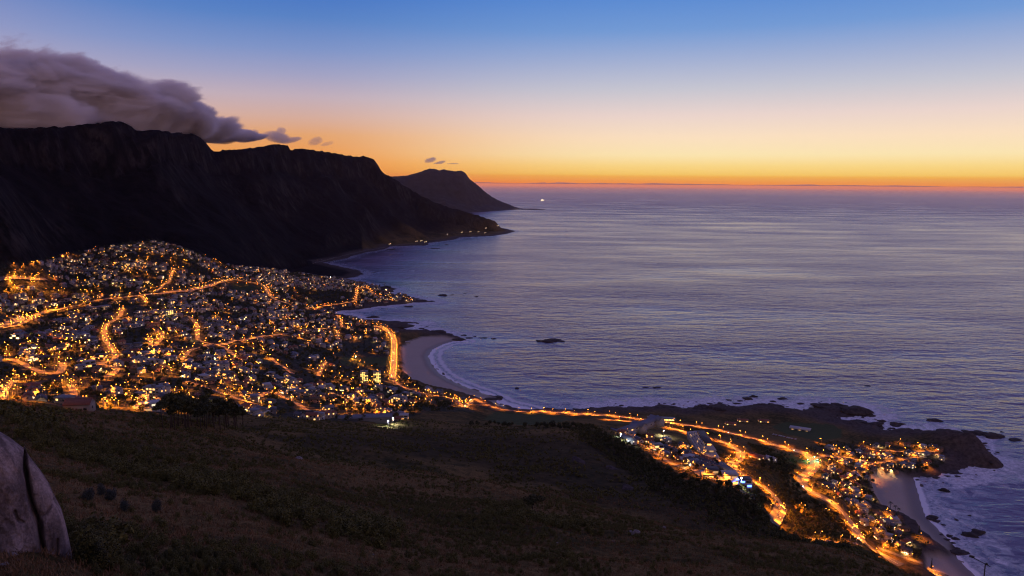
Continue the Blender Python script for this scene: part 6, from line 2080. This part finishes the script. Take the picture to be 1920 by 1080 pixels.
def car_meshes(colour, lit):
    prof = [(-2.15, 0.35), (-2.2, 0.75), (-1.95, 0.95), (-1.3, 1.0), (-0.75, 1.42), (0.75, 1.45), (1.45, 1.02), (2.05, 0.92), (2.2, 0.7), (2.15, 0.35)]
    b = MB()
    n = len(prof)
    v = [(x, -0.86 if z < 1.05 else -0.68, z) for x, z in prof] + [(x, 0.86 if z < 1.05 else 0.68, z) for x, z in prof]
    q = [(i, (i + 1) % n, n + (i + 1) % n, n + i) for i in range(n)]
    b.add(v, [tuple(reversed(f)) for f in q])
    for k in range(n - 2):
        pass
    cl = (0.0, 0.0)
    b.add([(x, y, z) for (x, y, z) in v[:n]] + [(0, -0.86, 0.8)], [], [(i, (i + 1) % n, n) for i in range(n)])
    b.add([(x, y, z) for (x, y, z) in v[n:]] + [(0, 0.86, 0.8)], [], [((i + 1) % n, i, n) for i in range(n)])
    ms = [('body', b.mesh('body', CAR_PAINT[colour]), -1)]
    g = MB()
    for s in (-1, 1):
        g.add([(-1.15, s * 0.80, 1.05), (1.25, s * 0.80, 1.05), (0.7, s * 0.72, 1.38), (-0.72, s * 0.72, 1.38)], [(0, 1, 2, 3)])
    g.add([(-1.34, -0.7, 1.04), (-1.34, 0.7, 1.04), (-0.82, 0.6, 1.41), (-0.82, -0.6, 1.41)], [(0, 1, 2, 3)])
    g.add([(1.46, -0.7, 1.05), (1.46, 0.7, 1.05), (0.82, 0.6, 1.44), (0.82, -0.6, 1.44)], [(0, 1, 2, 3)])
    ms.append(('car_window', g.mesh('car_window', M_WIN['dark']), -1))
    for sx_ in (-1.35, 1.35):
        for sy_ in (-0.8, 0.8):
            ms.append(('wheel', MB().tube((sx_, sy_ - 0.1, 0.32), (sx_, sy_ + 0.1, 0.32), 0.32, 0.32, 12).mesh('wheel', M_TYRE), -1))
    for sy_ in (-0.6, 0.6):
        ms.append(('headlight', MB().box(2.14, 2.22, sy_ - 0.2, sy_ + 0.2, 0.62, 0.80).mesh('headlight', M_HEADL if lit else M_HEADOFF), -1))
        ms.append(('tail_light', MB().box(-2.22, -2.15, sy_ - 0.2, sy_ + 0.2, 0.66, 0.84).mesh('tail_light', M_TAILL if lit else CAR_PAINT['red']), -1))
    return ms


CARS = {}
CL = []
HEAD_L = spot('headlight_beam', (1.0, 0.9, 0.7), 5000, 70, 0.5)


def put_car(x, y, rz, colour, lit, words, uv, dz=0.5):
    key = (colour, lit)
    if key not in CARS:
        CARS[key] = car_meshes(colour, lit)
    o = build_thing('car', CARS[key], (x, y, float(terrain_z(x, y)) + dz), rz)
    if lit:
        l_ = bpy.data.objects.new('headlight_beam', HEAD_L); COL.objects.link(l_); l_.parent = o; l_.location = (2.3, 0, 0.8); l_.rotation_euler = (0, math.radians(-80), 0)
    CL.append((o, words, *uv))


cr_ = np.random.default_rng(9)
for rname, spots in [('coast road', [(0.30, 1, 1), (0.42, -1, 1), (0.50, 1, 0), (0.56, -1, 1), (0.60, 1, 0), (0.615, 1, 0), (0.63, 1, 0), (0.645, 1, 0), (0.66, 1, 0), (0.675, 1, 0), (0.69, 1, 0), (0.75, -1, 1), (0.80, 1, 1), (0.86, 1, 0), (0.92, -1, 1)]),
                     ('terrace road', [(0.55, 1, 1), (0.72, -1, 0), (0.80, 1, 0), (0.90, -1, 1), (0.95, 1, 0)]),
                     ('promenade', [(k / 16 + 0.05, 1 if k % 2 else -1, k % 3 != 0) for k in range(15)]), ('beach road', [(k / 9 + 0.05, 1 if k % 2 else -1, k % 2) for k in range(8)]),
                     ('mountain road', [(0.12, 1, 1), (0.22, -1, 1), (0.36, 1, 1), (0.5, -1, 1)])]:
    ln, nm, wd = ROAD_BY[rname]
    for t, sd_, lit in spots:
        i = int(t * (len(ln) - 2))
        q = ln[i] + nm[i] * sd_ * wd * (0.2 if lit else 0.40)
        d_ = ln[i + 1] - ln[i]
        u, v = project(q[0], q[1], float(terrain_z(*q)))
        col_ = ['white', 'silver', 'white', 'red', 'black'][int(cr_.integers(5))]
        put_car(q[0], q[1], math.atan2(d_[1], d_[0]) + (0 if sd_ < 0 else math.pi), col_, bool(lit), f'{col_} ' + ('car driving with its lights on' if lit else 'car parked at the kerb'), (float(u), float(v)))
a_, b_ = hit(1450, 815)[0], hit(1492, 824)[0]
for k in range(15):
    t = k / 14
    x, y = a_[0] + (b_[0] - a_[0]) * t, a_[1] + (b_[1] - a_[1]) * t
    u, v = project(x, y, float(terrain_z(x, y)))
    put_car(x, y, math.atan2(b_[1] - a_[1], b_[0] - a_[0]) + 1.57, ['white', 'silver', 'white', 'red', 'white'][k % 5], False, f"{['white', 'silver', 'white', 'red', 'white'][k % 5]} car in the row at the car park by the lawn", (float(u), float(v)), 0.1)
unique_labels([(o, wds, u, v, 'car') for o, wds, u, v in CL], 'cars')
# cars with lights on along the cliff road under the mountain
for u, v, lit, lab in [(587, 490, 1, 'lit car on the cliff road under the mountain, leftmost'), (595, 488, 1, 'lit car on the cliff road, second from the left'), (603, 487, 1, 'lit car on the cliff road, third from the left'), (617, 485, 1, 'lit car on the cliff road, fourth from the left'), (625, 483, 1, 'lit car on the cliff road, right before the red lights'), (630, 482, 1, 'car showing red tail lights on the cliff road')]:
    p = hit(u, v)[0]
    d_ = math.atan2(-p[1], -p[0]) + (math.pi if u == 630 else 0)
    o = build_thing('car', car_meshes('white', True), (p[0], p[1], p[2] + 0.6), d_)
    for ch in o.children:
        if ch.name.startswith('headlight'):
            ch.data = ch.data.copy(); ch.data.materials[0] = M_WIN_FAR
            ch.scale = (1, 1, 1)
        if ch.name.startswith('tail_light'):
            ch.data = ch.data.copy(); ch.data.materials[0] = M_RED_FAR
    tag(o, lab, 'car', 'cars on the cliff road')

# ------------------------------------------------------------------ a lit ship far out
p = at_z(np.array(1018.0), np.array(376.5), 0.0)
hull = MB()
Ls, Bs = 78.0, 14.0
st_ = [(-Ls, 0.75, 8), (-Ls * 0.6, 1, 8), (Ls * 0.5, 1, 8), (Ls * 0.85, 0.6, 10), (Ls * 1.05, 0.05, 13)]
vv = []
for x, wv, zt in st_:
    vv += [(x, -Bs * wv, zt), (x, -Bs * wv * 0.8, -2), (x, Bs * wv * 0.8, -2), (x, Bs * wv, zt)]
qq = []
for i in range(4):
    for k in range(4):
        qq.append((i * 4 + k, i * 4 + (k + 1) % 4, (i + 1) * 4 + (k + 1) % 4, (i + 1) * 4 + k))
qq += [(3, 2, 1, 0), (16, 17, 18, 19)]
hull.add(vv, qq)
o = obj('ship', None, loc=(p[0], p[1], 0), rz=0.1)
obj('hull', hull.mesh('hull', M_WALL['white']), o)
sup = obj('superstructure', MB().box(-58, 36, -11, 11, 8.1, 17).box(-48, 22, -10, 10, 17.01, 24).box(-40, 8, -9, 9, 24.01, 29).mesh('superstructure', M_WALL['white']), o)
obj('funnel', MB().tube((-22, 0, 29), (-24, 0, 41), 4.5, 3.8, 10).mesh('funnel', M_WALL['grey']), o)
M_SHIP = mat('ship_lit_deck', (0.4, 0.35, 0.3), 0.4, emit=(1.0, 0.80, 0.48), strength=9.0)
for z, x0, x1, yy in ((10.5, -56, 34, 11), (19, -46, 20, 10), (25.5, -38, 6, 9)):
    b = MB()
    for x in np.arange(x0, x1 - 4, 7.0):
        for s in (-1, 1):
            b.box(x, x + 4.5, min(s * yy, s * (yy + 0.15)), max(s * yy, s * (yy + 0.15)), z, z + 3.4)
    obj('deck_windows', b.mesh('deck_windows', M_SHIP), sup)
tag(o, 'brightly lit ship far out on the hazy sea', 'ship')
# ------------------------------------------------------------------ low broken line of cloud tops far out, level with the eye
nx, npf = 1800, 9
fx = np.linspace(-62000, 66000, nx)
fy = 60000.0
top = 478 + 42 * fbm(fx / 2100, fx * 0, 5, 70) + 44 * np.maximum(fbm(fx / 420, fx * 0 + 4, 4, 71), 0) - 40 * sstep(fbm(fx / 9000, fx * 0 + 9, 2, 72), 0.1, 0.6)
ang = np.linspace(-0.35, math.pi, npf)
V = []
for a in ang:
    V.append(np.stack([fx, fy + 1500 - 1500 * np.cos(a) + 80 * fbm(fx / 600, fx * 0 + a * 3, 3, 74), np.where(a < 0, 405, 405 + np.maximum(top - 405, 4) * np.sin(min(max(a, 0), math.pi)) ** 0.5 + 0 * fx)], -1))
fogm = bpy.data.materials.new('fog_bank_mist')
fogm.use_nodes = True
fogm.node_tree.nodes.clear()
tf = NT(fogm.node_tree)
fv = tf.n('ShaderNodeVolumePrincipled')
fv.inputs['Color'].default_value = (0.96, 0.82, 0.80, 1)
fv.inputs['Density'].default_value = 4.5e-4
fv.inputs['Anisotropy'].default_value = 0.5
tf.l(fv.outputs[0], tf.n('ShaderNodeOutputMaterial').inputs['Volume'])
gf = grid_faces(npf, nx)
last_ = (npf - 1) * nx
i_ = np.arange(nx - 1)
caps = np.array([[k * nx for k in range(npf)], [k * nx + nx - 1 for k in range(npf)][::-1]])
FOGF = [np.concatenate([gf, np.stack([last_ + i_, last_ + i_ + 1, i_ + 1, i_], 1)]), caps]
fog = obj('fog_bank', mesh_np('fog_bank', np.concatenate(V), FOGF, fogm, smooth=True))
tag(fog, kind='stuff')

# thin sea mist far out, a flat wedge thickening towards the horizon
wm = bpy.data.materials.new('sea_mist')
wm.use_nodes = True
wm.node_tree.nodes.clear()
tw = NT(wm.node_tree)
wv2 = tw.n('ShaderNodeVolumePrincipled')
wv2.inputs['Color'].default_value = (1.0, 0.84, 0.82, 1)
wv2.inputs['Density'].default_value = 2.2e-4
wv2.inputs['Anisotropy'].default_value = 0.85
tw.l(wv2.outputs[0], tw.n('ShaderNodeOutputMaterial').inputs['Volume'])
wth = np.linspace(-0.75, 1.2, 40)
wr = np.linspace(9500, 36300, 12)
WT, WR = np.meshgrid(wth, wr)
top_w = 2.0 + 300.0 * ((WR - 9500) / 26800.0) ** 1.6
n_w = WT.size
wvts = np.concatenate([np.stack([WR * np.sin(WT), WR * np.cos(WT), top_w], -1).reshape(-1, 3), np.stack([WR * np.sin(WT), WR * np.cos(WT), 0 * WT + 1.0], -1).reshape(-1, 3)])
gw = grid_faces(12, 40)
rimw = list(range(0, 40)) + [k * 40 + 39 for k in range(1, 12)] + [11 * 40 + k for k in range(38, -1, -1)] + [k * 40 for k in range(10, 0, -1)]
rq = np.array([(a_, b_, b_ + n_w, a_ + n_w) for a_, b_ in zip(rimw, rimw[1:] + rimw[:1])])
tag(obj('sea_mist', mesh_np('sea_mist', wvts, [np.concatenate([gw, gw[:, ::-1] + n_w, rq[:, ::-1]])], wm)), kind='stuff')

# ------------------------------------------------------------------ haze: one closed box of even thin air around the whole place
hb = [(sx_ * 38000, y_, z_) for z_ in (-12, 772) for sx_, y_ in ((-1, -9000), (1, -9000), (1, 38000), (-1, 38000))]
hq = [(0, 3, 2, 1), (4, 5, 6, 7), (0, 1, 5, 4), (1, 2, 6, 5), (2, 3, 7, 6), (3, 0, 4, 7)]
mh = bpy.data.materials.new('haze_air')
mh.use_nodes = True
mh.node_tree.nodes.clear()
th_ = NT(mh.node_tree)
pv = th_.n('ShaderNodeVolumePrincipled')
pv.inputs['Color'].default_value = (1.0, 0.70, 0.78, 1)
pv.inputs['Density'].default_value = 0.65e-5
pv.inputs['Anisotropy'].default_value = 0.84
mo = th_.n('ShaderNodeOutputMaterial')
th_.l(pv.outputs[0], mo.inputs['Volume'])
haze = obj('haze', mesh_np('haze', hb, np.array(hq), mh))
tag(haze, kind='stuff')


# ------------------------------------------------------------------ cloud pouring over the mountain wall
def cloud_point(u, v, dist):
    th, s = polar(float(u), float(v))
    return Vector((dist * math.sin(th), dist * math.cos(th), CAM_Z + s * dist))


def cloud_material(name, lumps, density, erode, scale, centre, stretch):
    """density field: union of soft ellipsoids eaten away by stretched noise"""
    m = bpy.data.materials.new(name)
    m.use_nodes = True
    m.node_tree.nodes.clear()
    t = NT(m.node_tree)
    g = t.n('ShaderNodeNewGeometry')
    pos = g.outputs['Position']
    warp = t.n('ShaderNodeTexNoise')
    warp.inputs['Scale'].default_value = scale * 0.7
    warp.inputs['Detail'].default_value = 2.0
    t.l(pos, warp.inputs['Vector'])
    off = t.vmath('SCALE', t.vmath('SUBTRACT', warp.outputs['Color'], (0.5, 0.5, 0.5)).outputs[0], scale=0.16 / scale)
    pw = t.vmath('ADD', pos, off.outputs[0]).outputs[0]
    field = None
    for (c, r, tilt) in lumps:
        d = t.vmath('SUBTRACT', pw, tuple(c)).outputs[0]
        if tilt:
            vr = t.n('ShaderNodeVectorRotate', rotation_type='AXIS_ANGLE')
            vr.inputs['Axis'].default_value = (math.cos(SIDE), math.sin(SIDE), 0)
            vr.inputs['Axis'].default_value = (-math.sin(SIDE), math.cos(SIDE), 0)
            vr.inputs['Angle'].default_value = tilt
            t.l(d, vr.inputs['Vector'])
            d = vr.outputs[0]
        d = t.vmath('DIVIDE', d, tuple(r)).outputs[0]
        e = t.math('SUBTRACT', 1.0, t.vmath('LENGTH', d).outputs['Value'])
        field = e if field is None else t.math('SMOOTH_MAX', field, e, 0.08)
    mp = t.mapping(pos, rot=stretch[0], scale=stretch[1])
    n = t.noise(mp, scale, 8.0, 0.62, 0.35)
    f = t.math('ADD', field, t.math('MULTIPLY', t.math('SUBTRACT', n, 0.52), erode))
    den = t.math('MULTIPLY', t.rng(f, 0.0, 0.24, smooth=True), density)
    v = t.n('ShaderNodeVolumePrincipled')
    v.inputs['Color'].default_value = (0.992, 0.985, 0.988, 1)
    v.inputs['Anisotropy'].default_value = 0.0
    t.l(den, v.inputs['Density'])
    o = t.n('ShaderNodeOutputMaterial')
    t.l(v.outputs[0], o.inputs['Volume'])
    return m


SIDE = 0.0


def cloud(name, label, pts, density, erode, scale, stretch=((0, 0, 0), (1, 1, 1)), floor=None, group=None):
    """pts: (u, v, distance, half width px, half height px, half depth m, tilt)"""
    lumps, bb = [], []
    for (u, v, dist, hw, hh, hd, tilt) in pts:
        c = cloud_point(u, v, dist)
        k = math.hypot(c.x, c.y) / F_PX * 1.05
        rad = (hw * k, hd, hh * k)
        lumps.append((c, rad, tilt))
        ex = max(rad) if tilt else 0
        bb.append((c.x - max(rad[0], ex), c.x + max(rad[0], ex), c.y - hd, c.y + hd, c.z - rad[2] - abs(math.sin(tilt)) * rad[0], c.z + rad[2] + abs(math.sin(tilt)) * rad[0]))
    bb = np.array(bb)
    lo = bb[:, [0, 2, 4]].min(0) - 60
    hi = bb[:, [1, 3, 5]].max(0) + 60
    if floor:
        lo[2] = floor
    m = cloud_material(name, lumps, density, erode, scale, None, stretch)
    vs = [(x, y, z) for z in (lo[2], hi[2]) for (x, y) in ((lo[0], lo[1]), (hi[0], lo[1]), (hi[0], hi[1]), (lo[0], hi[1]))]
    o = obj(name, mesh_np(name, vs, np.array(hq), m))
    tag(o, label, 'cloud', group)
    return o


T = -0.20
cloud('cloud', 'big dark purple cloud bank pouring over the mountain ridge', [
    (-330, 165, 6400, 230, 78, 420, 0), (-120, 172, 6300, 200, 66, 420, 0.05), (10, 160, 6200, 130, 50, 380, 0.14), (50, 208, 6000, 125, 40, 330, 0), (140, 192, 6200, 125, 50, 380, 0.16),
    (215, 213, 6200, 110, 46, 380, 0.16), (285, 210, 6300, 88, 42, 340, 0.22), (338, 224, 6400, 60, 40, 320, 0.30), (388, 246, 7000, 64, 21, 250, 0.22), (430, 255, 7400, 48, 12, 180, 0.12), (468, 258, 7600, 34, 8, 130, 0.1)],
    0.035, 1.75, 0.0040, ((0, 0.32, 0), (0.50, 0.9, 1.25)), floor=775)
cloud('cloud', 'small torn dark cloud just right of the big bank, above the flat-topped ridge', [(520, 257, 7500, 26, 11, 110, -0.1), (545, 263, 7600, 20, 5, 80, 0.2), (528, 246, 7500, 10, 8, 60, 0.5)],
      0.012, 1.2, 0.0085, floor=775)
cloud('cloud', 'faint wisp of cloud hanging over the ridge between the bank and the pointed wisp', [(592, 265, 7800, 16, 7, 80, 0.3), (612, 270, 7900, 16, 4, 60, 0.2)], 0.005, 1.5, 0.010, floor=775)
cloud('cloud', 'little dark cloud wisp floating above the far hazy headland', [(808, 300, 13600, 12, 5, 150, 0.3), (824, 305, 13600, 14, 3, 110, 0.25), (846, 308, 13600, 14, 2, 90, 0.1)], 0.007, 1.5, 0.0085, floor=775)
